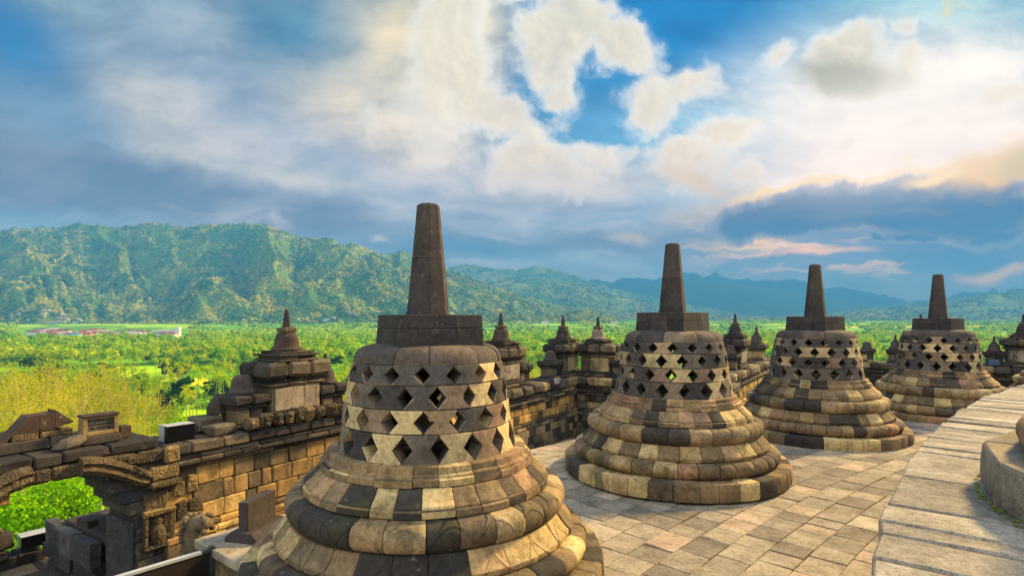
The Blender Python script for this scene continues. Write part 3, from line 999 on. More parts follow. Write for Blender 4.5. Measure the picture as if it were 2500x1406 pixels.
def arch_band(side):            # moulded arch band that sweeps down to the springing
    mb = MB()
    vs, fs = [], []
    N = 14
    for i in range(N + 1):
        u = i / N
        tt = .26 + .82 * u
        hh = .56 - .40 * (u ** 1.6) + (.05 * max(0, (u - .85) / .15))
        tn = math.atan2(-.40 * 1.6 * u ** .6, .66)
        nx, nh = -math.sin(tn), math.cos(tn)
        for q, (d, wv) in enumerate(((-.10, -.13), (-.04, -.19), (.02, -.15), (.06, -.19), (.12, -.16), (.14, .02), (-.10, .02))):
            jj = rng.uniform(-.010, .010)
            vs.append((-3.59 + side * (tt + nx * d), wv + jj, hh + nh * d + jj * .7))
    for i in range(N):
        for q in range(7):
            f = (i * 7 + q, i * 7 + (q + 1) % 7, (i + 1) * 7 + (q + 1) % 7, (i + 1) * 7 + q)
            fs.append(f if side < 0 else f[::-1])
    e0, e1 = tuple(range(7)), tuple(N * 7 + q for q in range(7))
    fs.append(e0 if side > 0 else e0[::-1]); fs.append(e1[::-1] if side > 0 else e1)
    mb.add(vs, fs)
    mb.build('arch_band', M['carved'], G)
arch_band(1); arch_band(-1)
for sg in (1, -1):
    mb = MB()
    c0 = -3.59
    def pb(t0, t1, z0, z1, w0=-.17, b=.03):
        a_, b_ = sorted((c0 + sg * t0, c0 + sg * t1))
        mb.block(((a_ + b_) / 2, (w0 + .02) / 2, (z0 + z1) / 2), (b_ - a_, .02 - w0, z1 - z0), b=b, j=.01, rng=rng)
    pb(1.08, 1.52, .06, .16); pb(1.10, 1.50, .165, .36, -.14, .05); pb(1.30, 1.52, .37, .62, -.13, .06); pb(.80, 1.06, .44, .58, -.10, .04)
    for q in range(5): pb(.86 + q * .05, .91 + q * .05, .40 - q * .045, .46 - q * .045, -.19, .02)
    mb.build('scroll_stones', M['carved'], G)
mb = MB()
for i, (t_, h_, w_, hh_) in enumerate([(-2.38, -.18, .30, .34), (-2.05, -.05, .16, .24), (-1.85, -.02, .15, .26), (-2.02, -.38, .15, .26), (-1.80, -.36, .2, .2)]):
    mb.block((t_, -.01, h_), (w_, .08, hh_), b=.03, j=.02, rng=rng)
mb.build('carved_relief', M['carved'], G)
mb = MB()                       # small framed niche beside the jamb
for c_, s_ in (((-2.52, -.03, -.55), (.05, .10, .46)), ((-2.16, -.03, -.55), (.05, .10, .46)), ((-2.34, -.035, -.30), (.44, .12, .07)), ((-2.34, -.03, -.80), (.44, .11, .06))): mb.block(c_, s_, b=.012, j=.012, rng=rng)
mb.build('niche_frame', M['carved'], G)
mb = MB(); mb.lathe([(.10, -.77), (.12, -.66), (.10, -.56), (.06, -.50), (.075, -.44), (.05, -.37), (.01, -.35)], 10, (-2.34, .01, 0)); mb.build('niche_figure', M['carved'], G)

# stones left lying on the gate
def loose(name, label, cat, parts, t, w, h, rz=0.0, mat='dark'):
    T = thing(name, label, cat, at(OA, AA, t, w, h), AA + rz)
    for nm, fn, mk in parts:
        mb = MB(); fn(mb); mb.build(nm, M[mk], T)
    return T


def gable(mb):
    r = random.Random(3)
    mb.block((-.12, 0, .09), (.62, .40, .17), b=.02, j=.012, rng=r); mb.block((.46, .02, .085), (.52, .36, .165), b=.02, j=.012, rng=r)


def gable_mid(mb):
    r = random.Random(4)
    mb.block((-.10, .02, .225), (.32, .34, .11), b=.018, j=.012, rng=r); mb.block((.20, .02, .225), (.24, .32, .11), b=.018, j=.012, rng=r); mb.block((.42, .04, .22), (.18, .3, .10), b=.018, j=.01, rng=r)


def gable_top(mb):
    y0, y1 = -.14, .18
    for poly in ([(-.26, .285), (.07, .285), (.07, .53), (-.06, .53)], [(.075, .285), (.27, .285), (.27, .535), (.075, .53)], [(.275, .31), (.52, .36), (.50, .38), (.275, .58)], [(-.62, .0), (-.45, .0), (-.24, .30), (-.30, .30)]):
        n = len(poly)
        vs = [(x, y0, z) for x, z in poly] + [(x, y1, z) for x, z in poly]
        mb.add(vs, [tuple(range(n)), tuple(range(2 * n - 1, n - 1, -1))] + [((i + 1) % n, i, i + n, (i + 1) % n + n) for i in range(n)])


M['text_dark'] = plain_mat('engraved_letters', (.015, .013, .012), rough=.9, noise=.0, bump=0)
M['text_white'] = plain_mat('white_letters', (.75, .80, .85), rough=.6, noise=.0, bump=0)
M['text_blue'] = plain_mat('light_blue_letters', (.18, .50, .85), rough=.6, noise=.0, bump=0)
M['black'] = plain_mat('black_stone', (.004, .004, .006), rough=.35, noise=.2, bump=.02, spec=.2)
M['pale_top'] = plain_mat('pale_grey_stone', (.36, .38, .40), rough=.8)
M['navy'] = plain_mat('dark_blue_board', (.010, .014, .030), rough=.5, noise=.1, bump=.02)
M['wood'] = plain_mat('dark_wood', (.022, .013, .009), rough=.6, noise=.4, scale=5)
M['white_metal'] = plain_mat('white_painted_rail', (.42, .44, .47), rough=.4, noise=.05)
M['steel'] = plain_mat('dark_steel', (.05, .05, .055), rough=.5)
M['yellow_stone'] = stone_mat('plaque_frame_stone', [(0, (.24, .17, .07)), (1, (.28, .20, .09))], dirt=.35)
M['plaque'] = stone_mat('plaque_stone', [(0, (.085, .078, .066)), (1, (.10, .092, .076))], dirt=.3, lichen=.2)


def lettering(name, txt, size, mat, parent, loc, rot, extrude=.002, align='CENTER'):
    cu = bpy.data.curves.new(name, 'FONT'); cu.body = txt; cu.size = size; cu.extrude = extrude; cu.align_x = align; cu.align_y = 'CENTER'
    tmp = bpy.data.objects.new(name + '_tmp', cu); COL.objects.link(tmp)
    dg = bpy.context.evaluated_depsgraph_get()
    me = bpy.data.meshes.new_from_object(tmp.evaluated_get(dg))
    bpy.data.objects.remove(tmp); bpy.data.curves.remove(cu)
    me.name = name; me.materials.clear(); me.materials.append(mat)
    o = bpy.data.objects.new(name, me); COL.objects.link(o); o.parent = parent
    o.location = loc; o.rotation_euler = rot
    return o


loose('ruined_gable', 'broken stepped gable of dark blocks with a pointed stone, on top of the gate', 'ruin',
      [('lower_blocks', gable, 'dark'), ('middle_blocks', gable_mid, 'carved'), ('upper_blocks', gable_top, 'brown')], -3.66, .55, .78).scale = (.86, .86, .86)


def pebble(mb):
    p = [(.02, 0), (.13, .015), (.17, .05), (.15, .09), (.10, .125), (.03, .14)]
    mb.lathe(p, 9); v = mb.v[-1]; r = random.Random(9)
    v[:, 0] *= 1.25; v[:, 1] *= .8; v[:, 2] += v[:, 0] * .18 + np.array([r.uniform(-.012, .012) for _ in v]) + .03


loose('loose_stone', 'single rounded grey stone lying on the gate left of the inscribed plaque', 'stone', [('stone', pebble, 'grey_w')], -3.36, .16, .765, .2)
pl = thing('stone_plaque', 'small upright stone plaque with engraved words and yellowish frame on the gate', 'plaque', at(OA, AA, -2.98, .28, .78), AA)
mb = MB(); mb.block((0, 0, .06), (.46, .26, .12), b=.015, j=.006); mb.build('plaque_base', M['dark'], pl)
mb = MB()
for c, s in (((-.19, 0, .245), (.055, .16, .25)), ((.19, 0, .245), (.055, .16, .25)), ((0, 0, .145), (.325, .16, .05)), ((0, 0, .355), (.325, .16, .03))): mb.block(c, s, b=.006)
mb.build('plaque_frame', M['yellow_stone'], pl)
mb = MB(); mb.block((0, .012, .25), (.33, .12, .18), b=.004); mb.build('plaque_face', M['plaque'], pl)
mb = MB(); mb.block((0, 0, .39), (.45, .20, .035), b=.01); mb.build('plaque_cap', M['brown'], pl)
lettering('plaque_lettering', 'DILARANG MEMANJAT', .030, M['text_dark'], pl, (0, -.0495, .262), (R(90), 0, 0))
lettering('plaque_lettering', 'NO CLIMBING', .038, M['text_dark'], pl, (0, -.0495, .21), (R(90), 0, 0))
loose('loose_block', 'short reddish block with a pale top, lying right of the inscribed plaque', 'stone', [('block', lambda mb: mb.block((0, 0, .085), (.16, .2, .17), b=.012, j=.01), 'brown')], -2.62, .42, .78)
bxs = thing('black_box', 'plain black box with pale grey top and end, standing on the wall coping', 'box', at(OA, AA, -1.93, .28, .62), AA - .06)
mb = MB(); mb.block((.0, -.10, .125), (.40, .10, .245), b=.004); mb.build('front_panel', M['black'], bxs)
mb = MB(); mb.block((.0, .045, .125), (.40, .185, .25), b=.006); mb.block((0, -.05, .2535), (.404, .205, .006), b=.001); mb.build('casing', M['pale_top'], bxs)
for i, (t_, w_, L, hh, lb) in enumerate([(-1.45, .62, .30, .16, 'low dark curved block on the wall, right behind the black box'), (-1.30, .18, .42, .17, 'long grey block with a pale flat top, at the left foot of the tall tower'), (-1.30, .60, .46, .26, 'upright blue-grey block behind the long grey block, left of the tall tower')]):
    loose('coping_block', lb, 'stone', [('block', lambda mb: mb.block((0, 0, hh / 2), (L, .36, hh), b=.03, j=.025, rng=random.Random(70 + i)), ('dark', 'grey_w', 'grey_w')[i])], t_, w_, .62, (0, 0, .05)[i])


def point(mb):
    mb.lathe([(.16, 0), (.155, .12), (.11, .22), (.04, .30), (.01, .31)], 7)


loose('pointed_stone', 'dark pointed stone standing against the left shoulder of the tall tower', 'stone', [('stone', point, 'dark')], -1.10, .62, .88)

# outer wing of the gate and the low parapet beyond it
W = thing('gate_wing_wall', 'dark stepped pier of blocks seen through the gateway, streaked blue-grey', 'wall', (OA[0], OA[1], 0), AA)
rng = random.Random(51)
mb = MB()
for i, (w1, z1) in enumerate([(2.4, -.80), (2.2, -1.05), (2.0, -1.3), (2.0, -1.6), (2.0, -1.95), (2.0, -2.4)]):
    z0 = [-1.05, -1.3, -1.6, -1.95, -2.4, -3.0][i]
    for q in range(2):
        course(mb, -2.66 + .05 * ((i + q) % 2), -2.0, .88, w1 - .08 * q, z1 + (z0 - z1) * (q + 1) / 2, z1 + (z0 - z1) * q / 2, .7, rng, b=.008, jw=.03, j=.010)
mb.block((-2.2, 1.15, -.70), (.7, .5, .2), b=.008, j=.015, rng=rng); mb.block((-2.50, 1.75, -.74), (.3, .4, .12), b=.008, j=.01, rng=rng)
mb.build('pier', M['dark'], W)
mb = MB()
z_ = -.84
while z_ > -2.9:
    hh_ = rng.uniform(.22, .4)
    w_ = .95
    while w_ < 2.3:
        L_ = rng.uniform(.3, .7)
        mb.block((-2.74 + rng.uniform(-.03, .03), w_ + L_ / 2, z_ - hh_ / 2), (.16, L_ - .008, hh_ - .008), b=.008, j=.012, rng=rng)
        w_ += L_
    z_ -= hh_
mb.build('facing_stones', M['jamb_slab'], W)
Pp = thing('low_parapet', 'low broken parapet of blocks below the gateway, lower left corner', 'wall', (OA[0], OA[1], 0), AA)
mb = MB()
for i in range(4): course(mb, -4.6, -2.72, 2.95, 3.4, -2.9 + i * .38, -2.52 + i * .38, .45, rng, b=.02, jw=.05, j=.02)
course(mb, -4.6, -3.2, 2.9, 3.45, -1.38, -1.27, .55, rng, b=.02, jw=.05, j=.02)
mb.build('masonry', M['dark'], Pp)
mb = MB(); mb.block((-3.45, 3.1, -1.10), (.55, .4, .25), b=.03, j=.03, rng=rng); mb.block((-3.5, 3.12, -.90), (.42, .35, .16), b=.03, j=.03, rng=rng); mb.build('upper_block', M['dark'], Pp)
bx2 = thing('black_box', 'small black box with pale top lying on the low parapet below the gateway', 'box', at(OA, AA, -2.85, 3.12, -1.31), AA - .1)
mb = MB(); mb.block((0, -.08, .10), (.36, .14, .20), b=.004); mb.build('front_panel', M['black'], bx2)
mb = MB(); mb.block((0, .06, .10), (.36, .135, .202), b=.004); mb.block((0, -.01, .2045), (.364, .28, .006), b=.001); mb.build('casing', M['pale_top'], bx2)

# the stair through the terrace edge
SW = thing('terrace_stair', 'dark stair well cut into the edge of the lower terrace, lower left', 'stairs', (CEN[0], CEN[1], 0), 0)
mb = MB()
m = rot_rows(ST)
for i in range(3):
    r_ = 33.9
    while r_ < 35.15:
        L = min(rng.uniform(.45, .75), 35.2 - r_)
        p = (r_ + L / 2, -.125, -.06 - .25 - i * .5 + .0)
        q = np.array(p) @ m
        mb.block(q, (L - .006, .25, .496), m, b=.012, j=.006, rng=rng)
        r_ += L
mb.build('side_wall', M['grey_w'], SW)
mb = MB()
for i in range(6):
    ring_blocks(mb, [(33.55 + .0, -1.8), (33.92 + .22 * (i + 1), -1.8), (33.92 + .22 * (i + 1), -.25 - .25 * i), (33.55, -.25 - .25 * i)], 3, 90 + i, inset=.012, a0=ST, a1=ST + ST_W, step=.02)
mb.build('step', M['grey_w'], SW)
# wooden barrier across the top of that stair
bar = thing('stair_barrier', 'dark wooden barrier board with a white top rail, across the stair opening', 'barrier', (-3.31, 6.23, 0), math.atan2(-.645, -.54))
mb = MB(); mb.block((.62, 0, -.42), (1.24, .035, .78), b=.004); mb.build('board', M['wood'], bar)
mb = MB(); mb.block((.66, 0, -.008), (1.16, .055, .036), b=.005); mb.build('top_rail', M['white_metal'], bar)
mb = MB(); mb.block((-.03, 0, -.45), (.06, .06, .95), b=.006); mb.block((.03, 0, -.012), (.1, .045, .035), b=.004); mb.build('post', M['steel'], bar)

slab = thing('upright_slab', 'upright rectangular stone slab on a bevelled foot, at the terrace edge', 'slab', (-2.98, 6.68, 0), R(-12))
mb = MB(); mb.block((0, 0, .265), (.13, .50, .35), b=.006, j=.004); mb.build('slab', M['spire'], slab)
mb = MB()
pr = [(-.20, 0), (.20, 0), (.20, .05), (.13, .115), (-.13, .115), (-.20, .05)]
vs = [(x, -.30, z) for x, z in pr] + [(x, .31, z) for x, z in pr]
mb.add(vs, [tuple(range(6)), tuple(range(11, 5, -1))] + [((i + 1) % 6, i, i + 6, (i + 1) % 6 + 6) for i in range(6)])
mb.build('foot', M['spire'], slab)

# warning signs
sg = thing('warning_sign', 'small dark blue sign with white lettering on the wall under the twin towers', 'sign', at(OA, AA, 9.45, -.22, .34), AA)
mb = MB(); mb.block((0, 0, .12), (.46, .03, .26), b=.004); mb.build('board', M['navy'], sg)
mb = MB(); mb.block((-.24, .05, .12), (.05, .1, .24), b=.004); mb.block((0, .06, -.02), (.4, .12, .03), b=.004); mb.build('bracket', M['steel'], sg)
lettering('lettering', 'DILARANG NAIK', .056, M['text_white'], sg, (0, -.0165, .19), (R(90), 0, 0))
mb = MB(); mb.block((0, -.017, .125), (.40, .004, .012), b=.001); mb.build('rule', M['text_white'], sg)
lettering('lettering', 'NO CLIMB', .060, M['text_white'], sg, (0, -.0165, .065), (R(90), 0, 0))
s2 = thing('notice_board', 'blue sign with four lines of lettering on the far wall at the right', 'sign', at(CE, AA - R(90), 8.3, -.10, .48), AA - R(90))
mb = MB(); mb.block((0, 0, .16), (.48, .04, .27), b=.005); mb.build('board', M['navy'], s2)
for x_ in (-.2, .2):
    mb = MB(); mb.block((x_, .03, .01), (.04, .1, .03), b=.004); mb.build('foot', M['steel'], s2)
for i, (tx, sz) in enumerate((('DILARANG NAIK', .042), ('KE ATAS STUPA', .046), ('PLEASE DO NOT', .046), ('CLIMB THE STUPA', .043))):
    lettering('lettering', tx, sz, M['text_blue'], s2, (0, -.0215, .255 - .06 * i), (R(90), 0, 0))


# stone guardian lion
def skin_mesh(name, pts, edges, mat, parent, sub=2):
    me = bpy.data.meshes.new(name)
    me.from_pydata([p[:3] for p in pts], edges, [])
    o = bpy.data.objects.new(name + '_tmp', me); COL.objects.link(o)
    sk = o.modifiers.new('skin', 'SKIN'); sk.use_smooth_shade = True
    if not me.skin_vertices: me.skin_vertices.new()
    for v, p in zip(me.skin_vertices[0].data, pts):
        r_ = p[3]; v.radius = (r_, r_) if not isinstance(r_, tuple) else r_
    me.skin_vertices[0].data[0].use_root = True
    sb = o.modifiers.new('sub', 'SUBSURF'); sb.levels = sub; sb.render_levels = sub
    dg = bpy.context.evaluated_depsgraph_get()
    m2 = bpy.data.meshes.new_from_object(o.evaluated_get(dg)); m2.name = name
    bpy.data.objects.remove(o)
    m2.materials.clear(); m2.materials.append(mat)
    for p in m2.polygons: p.use_smooth = True
    q = bpy.data.objects.new(name, m2); COL.objects.link(q); q.parent = parent
    return q


M['lion'] = stone_mat('lion_stone', [(0, (.15, .115, .07)), (1, (.17, .13, .075))], dirt=.5, pits=.5, scale=1.6)
lion = thing('lion_statue', 'seated stone guardian lion with open mouth, beside the stair, in front of the wall', 'statue', (-4.12, 7.42, -UP), R(-8))
# one continuous surface: haunches, chest, neck, skull, muzzle, forelegs
pts = [(-.20, 0, .60, .20), (-.08, 0, .84, .185), (.00, 0, 1.04, .165), (-.02, 0, 1.22, .16), (.01, 0, 1.39, .165), (.10, 0, 1.42, .135), (.155, 0, 1.375, .105), (.17, 0, 1.33, .085),
       (.02, .15, .92, .09), (.10, .17, .72, .07), (.12, .17, .50, .065), (.22, .17, .46, .055),
       (.02, -.15, .92, .09), (.10, -.17, .72, .07), (.12, -.17, .50, .065), (.22, -.17, .46, .055),
       (-.12, .20, .56, .13), (.10, .24, .48, .07), (-.12, -.20, .56, .13), (.10, -.24, .48, .07)]
skin_mesh('body', pts, [(0, 1), (1, 2), (2, 3), (3, 4), (4, 5), (5, 6), (6, 7), (1, 8), (8, 9), (9, 10), (10, 11), (1, 12), (12, 13), (13, 14), (14, 15), (0, 16), (16, 17), (0, 18), (18, 19)], M['lion'], lion)
skin_mesh('lower_jaw', [(.02, 0, 1.18, .12), (.12, 0, 1.155, .10), (.175, 0, 1.15, .08), (.185, 0, 1.10, .06)], [(0, 1), (1, 2), (2, 3)], M['lion'], lion)
for sy in (1, -1):
    skin_mesh('brow', [(.12, sy * .04, 1.515, .03), (.18, sy * .07, 1.49, .038), (.165, sy * .115, 1.45, .028)], [(0, 1), (1, 2)], M['lion'], lion)
    skin_mesh('ear', [(-.03, sy * .13, 1.45, .045), (-.05, sy * .165, 1.50, .03)], [(0, 1)], M['lion'], lion)
    skin_mesh('cheek', [(.15, sy * .10, 1.34, .05), (.21, sy * .075, 1.315, .05)], [(0, 1)], M['lion'], lion)
rm = random.Random(5)
for x_, z_, rr_ in [(-.05, 1.40, .135), (-.09, 1.31, .13), (-.085, 1.22, .125)]:
    for q in range(7):
        an = R(-105 + q * 35)
        mb = MB(); mb.lathe([(.012, -.03), (.036, -.02), (.042, 0), (.036, .02), (.012, .03)], 9)
        v = mb.v[-1]; v += np.array([x_ - abs(math.cos(an)) * .035, rr_ * math.sin(an), z_ + rr_ * max(math.cos(an), 0) * .8])
        mb.build('mane_curl', M['lion'], lion, 60)
mb = MB(); mb.block((0, 0, .21), (.70, .62, .42), b=.02, j=.01); mb.build('pedestal', M['grey_w'], lion)
# ------------------------------------------------------------------ land
F = 1393.0
rs = np.random.RandomState(7)


def smooth(a, b, x):
    t = np.clip((np.asarray(x, float) - a) / (b - a), 0, 1); return t * t * (3 - 2 * t)


def vnoise(x, y, seed=0):
    """value noise on arrays"""
    x = np.asarray(x, float); y = np.asarray(y, float)
    xi, yi = np.floor(x).astype(int), np.floor(y).astype(int)
    fx, fy = x - xi, y - yi
    fx, fy = fx * fx * (3 - 2 * fx), fy * fy * (3 - 2 * fy)
    def hsh(i, j):
        h = np.sin(i * 127.1 + j * 311.7 + seed * 74.7) * 43758.5453
        return h - np.floor(h)
    return (hsh(xi, yi) * (1 - fx) + hsh(xi + 1, yi) * fx) * (1 - fy) + (hsh(xi, yi + 1) * (1 - fx) + hsh(xi + 1, yi + 1) * fx) * fy


def fbm(x, y, o=4, seed=0, ridged=False):
    s, a, n = 0, .5, 0
    for i in range(o):
        v = vnoise(x * 2 ** i, y * 2 ** i, seed + i * 13)
        if ridged: v = 1 - np.abs(v * 2 - 1)
        s = s + v * a; n += a; a *= .5
    return s / n


def ground_z(X, Y):
    r = np.hypot(X, Y)
    z = -15 - 21 * smooth(32, 165, r) + 9 * smooth(1250, 2100, r)
    return z + (fbm(X / 60, Y / 60, 3, 3) - .5) * 2.0 * smooth(60, 200, r)


def grid_mesh(name, V, nu, nv, mat):
    F_ = []
    i, j = np.meshgrid(np.arange(nu - 1), np.arange(nv - 1), indexing='ij')
    a = (i * nv + j).ravel()
    q = np.stack([a, a + nv, a + nv + 1, a + 1], 1)
    return raw_mesh(name, V, q, mat, True)


def raw_mesh(name, V, Q, mat, smooth_=False, parent=None):
    me = bpy.data.meshes.new(name)
    V = np.asarray(V, np.float32).reshape(-1, 3); Q = np.asarray(Q, np.int32)
    k = Q.shape[1]
    me.vertices.add(len(V)); me.vertices.foreach_set('co', V.ravel())
    me.loops.add(Q.size); me.loops.foreach_set('vertex_index', Q.ravel())
    me.polygons.add(len(Q)); me.polygons.foreach_set('loop_start', np.arange(len(Q), dtype=np.int32) * k)
    me.polygons.foreach_set('use_smooth', [smooth_] * len(Q))
    me.update(calc_edges=True)
    me.materials.append(mat)
    o = bpy.data.objects.new(name, me); COL.objects.link(o)
    if parent: o.parent = parent
    return o


# ---- materials of the land
def leaf_mat(name, stops, var=.25, trans=.35, ns=(.11, .05), wn=.38):
    m, nt, b = new_mat(name)
    nt.nodes.remove(b)
    geo = nt.nodes.new('ShaderNodeNewGeometry'); oi = nt.nodes.new('ShaderNodeObjectInfo')
    r = X(nt, geo.outputs['Random Per Island']); ro = X(nt, oi.outputs['Random'])
    n0 = X(nt, noi(nt, geo.outputs['Position'], ns[0], 4, .6).outputs['Fac'])
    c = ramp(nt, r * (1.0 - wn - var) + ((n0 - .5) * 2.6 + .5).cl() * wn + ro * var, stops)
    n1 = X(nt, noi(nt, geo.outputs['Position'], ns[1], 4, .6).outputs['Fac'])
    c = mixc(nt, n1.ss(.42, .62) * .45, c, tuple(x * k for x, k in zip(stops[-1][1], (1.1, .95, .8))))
    d = nt.nodes.new('ShaderNodeBsdfDiffuse'); nt.links.new(c, d.inputs[0])
    t = nt.nodes.new('ShaderNodeBsdfTranslucent'); nt.links.new(c, t.inputs[0])
    mx = nt.nodes.new('ShaderNodeMixShader'); mx.inputs[0].default_value = trans
    nt.links.new(d.outputs[0], mx.inputs[1]); nt.links.new(t.outputs[0], mx.inputs[2])
    nt.links.new(mx.outputs[0], nt.nodes['Material Output'].inputs[0])
    return m


M['leaf_green'] = leaf_mat('leaf_green', [(0, (.012, .05, .003)), (.35, (.07, .24, .004)), (.7, (.25, .54, .004)), (1, (.50, .76, .006))])
M['leaf_dark'] = leaf_mat('leaf_dark', [(0, (.008, .03, .008)), (.5, (.02, .07, .010)), (1, (.05, .15, .012))])
M['leaf_bright'] = leaf_mat('leaf_bright', [(0, (.08, .22, .004)), (.5, (.24, .50, .005)), (1, (.46, .70, .008))])
M['leaf_yellow'] = leaf_mat('leaf_yellow', [(0, (.12, .16, .004)), (.4, (.36, .40, .005)), (.75, (.58, .54, .006)), (1, (.74, .62, .012))])
M['leaf_palm'] = leaf_mat('leaf_palm', [(0, (.08, .20, .003)), (.5, (.28, .48, .004)), (.85, (.56, .68, .006)), (1, (.75, .66, .01))], trans=.4)
M['wood_far'] = leaf_mat('far_woodland', [(0, (.012, .06, .003)), (.28, (.06, .22, .003)), (.50, (.22, .50, .004)), (.74, (.52, .76, .005)), (1, (.80, .82, .006))], trans=.4)
M['hill_wood'] = leaf_mat('hillside_forest', [(0, (.035, .085, .014)), (.35, (.08, .17, .016)), (.56, (.17, .28, .018)), (.70, (.42, .46, .02)), (1, (.74, .62, .03))], trans=.2, var=.0, ns=(.006, .012), wn=.66)  # golden stops put sunlit ridge patches into the forest colour
M['bark'] = plain_mat('pale_bark', (.50, .38, .13), rough=.9, noise=.3, scale=3)
M['bark_brown'] = plain_mat('brown_bark', (.12, .085, .05), rough=.9, noise=.3, scale=3)
M['palm_bark'] = plain_mat('palm_bark', (.30, .22, .10), rough=.9, noise=.3, scale=2)


def land_mat(name, stops, scale, stretch=(1, 1, 1), fine=.5):
    m, nt, b = new_mat(name)
    geo = nt.nodes.new('ShaderNodeNewGeometry')
    mp = nt.nodes.new('ShaderNodeMapping'); nt.links.new(geo.outputs['Position'], mp.inputs['Vector']); mp.inputs['Scale'].default_value = stretch
    n1 = X(nt, noi(nt, mp.outputs[0], scale, 8, .62, .4).outputs['Fac'])
    n2 = X(nt, noi(nt, mp.outputs[0], scale * 14, 5, .6).outputs['Fac'])
    c = ramp(nt, (n1 * (1 - fine * .4) + n2 * fine * .4), stops)
    nt.links.new(c, b.inputs['Base Color']); b.inputs['Roughness'].default_value = 1; b.inputs['Specular IOR Level'].default_value = .05
    return m


M['ground'] = land_mat('valley_ground', [(.34, (.04, .14, .003)), (.47, (.10, .30, .003)), (.56, (.24, .52, .004)), (.68, (.50, .66, .006))], .012)
M['field'] = land_mat('rice_field', [(.3, (.24, .55, .006)), (.5, (.38, .66, .006)), (.7, (.58, .70, .008))], .03, (1, 3, 1))
M['field_y'] = land_mat('ripe_field', [(.3, (.5, .6, .006)), (.5, (.66, .66, .008)), (.7, (.75, .65, .01))], .03, (1, 3, 1))
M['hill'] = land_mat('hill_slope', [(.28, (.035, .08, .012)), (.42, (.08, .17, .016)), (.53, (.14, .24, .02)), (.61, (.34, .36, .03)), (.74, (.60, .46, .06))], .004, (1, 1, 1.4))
M['hill_far'] = land_mat('far_hill_slope', [(.3, (.012, .03, .012)), (.6, (.03, .07, .02)), (.75, (.06, .10, .025))], .002)

# ---- ground: one sheet from the foot of the monument to the horizon
rr = np.concatenate([np.linspace(8, 60, 10), np.geomspace(70, 2600, 46), np.geomspace(2900, 30000, 10)])
th = np.concatenate([np.linspace(-math.pi * .35, math.pi * 1.35, 181)])
TT, RR = np.meshgrid(th, rr, indexing='ij')
GX, GY = RR * np.cos(TT), RR * np.sin(TT)
tag(grid_mesh('ground', np.stack([GX, GY, ground_z(GX, GY)], -1), len(th), len(rr), M['ground']), kind='structure')


def field(px0, px1, y0, y1, mat, skew=0.0):
    """a field patch that lies on the plain; its corners from where it appears from the terrace"""
    N = 8
    V = []
    for i in range(N + 1):
        for j in range(N + 1):
            y = y0 + (y1 - y0) * j / N
            Y = 38.5 * F / (y - 770)
            px = px0 + (px1 - px0) * i / N + skew * (j / N - .5) + rs.uniform(-4, 4) * (1 if i in (0, N) else 0)
            x = (px - 1250) / F * Y
            V.append((x, Y, float(ground_z(x, Y)) + .35))
    return tag(grid_mesh('rice_field', np.array(V), N + 1, N + 1, mat), kind='structure')


field(290, 422, 893, 925, M['field'], 30)
field(385, 515, 922, 948, M['field_y'], 20)
field(430, 560, 985, 1078, M['field'], -60)
field(140, 330, 797, 803, M['field'], 30)
field(300, 470, 798, 806, M['field'], 20)
field(-200, 110, 800, 806, M['field'], 30)
field(200, 330, 789, 793, M['field'], 20)
field(1300, 2500, 795, 800, M['field'])
field(1900, 2700, 803, 806, M['field_y'])
field(600, 1000, 805, 809, M['field'])

for a_, b_, c_, d_, m_ in ((700, 830, 846, 851, 'field'), (560, 660, 858, 864, 'field_y'), (1210, 1330, 838, 843, 'field'), (1500, 1560, 846, 852, 'field_y'), (1760, 1900, 836, 841, 'field'), (2080, 2190, 842, 848, 'field'), (2360, 2480, 850, 858, 'field_y'), (150, 300, 856, 862, 'field')):
    field(a_, b_, c_, d_, M[m_], 25)

CLEAR = [(700, 830, 845, 851), (560, 660, 857, 864), (1210, 1330, 837, 843), (1500, 1560, 845, 852), (1760, 1900, 835, 841), (2080, 2190, 841, 848), (2360, 2480, 849, 858), (150, 300, 855, 862), (285, 425, 890, 922), (385, 515, 918, 944), (430, 560, 1000, 1078), (40, 460, 795, 829), (140, 470, 797, 806)]


def clear(px, y):
    return any(a < px < b and c < y < d for a, b, c, d in CLEAR)


# ---- hills from their skylines
def hill(name, sky, y_ridge, y_foot, mat, px0, px1, cols, rows, amp, seed, foot_z=-28, power=1.15, scale=160.0, jag=4.0, back=1.12):
    sx, sy = zip(*sky)
    px = np.linspace(px0, px1, cols)
    ysk = np.interp(px, sx, sy)
    t = np.linspace(0, back, rows)
    PX, T = np.meshgrid(px, t, indexing='ij')
    YS = np.repeat(ysk[:, None], rows, 1)
    Yd = y_foot + (y_ridge - y_foot) * T
    hr = (770 - YS) * y_ridge / F + EYE
    hr = hr + (fbm(PX / 17, PX * 0, 4, seed + 5) - .5) * jag * 2
    tt = np.minimum(T, 1)
    rid = fbm(PX / scale + .9 * fbm(PX / 120, T * 2, 3, seed + 9), T * 1.1 + PX / 500, 5, seed, True)
    fine = fbm(PX / 22, T * 9, 4, seed + 3)
    env = 4 * tt * (1 - tt)
    H = foot_z + (hr - foot_z) * (.45 * tt ** power + .55 * tt ** (power + .9)) * np.clip(.9 + tt * .1, 0, 1) / 1.0 + env ** .8 * amp * (rid - .55) * np.clip((hr - foot_z) / 350, .15, 1.2) * 2 + env * (fine - .5) * amp * .35
    H = np.where(T > 1, hr - (T - 1) * (y_ridge - y_foot) * .8, H)
    H = np.maximum(H, foot_z - 6 + T * 3)
    Xw = (PX - 1250) / F * Yd
    o = grid_mesh(name, np.stack([Xw, Yd, H], -1), cols, rows, mat)
    tag(o, kind='structure')
    return dict(px=px, t=t, X=Xw, Y=Yd, H=H)


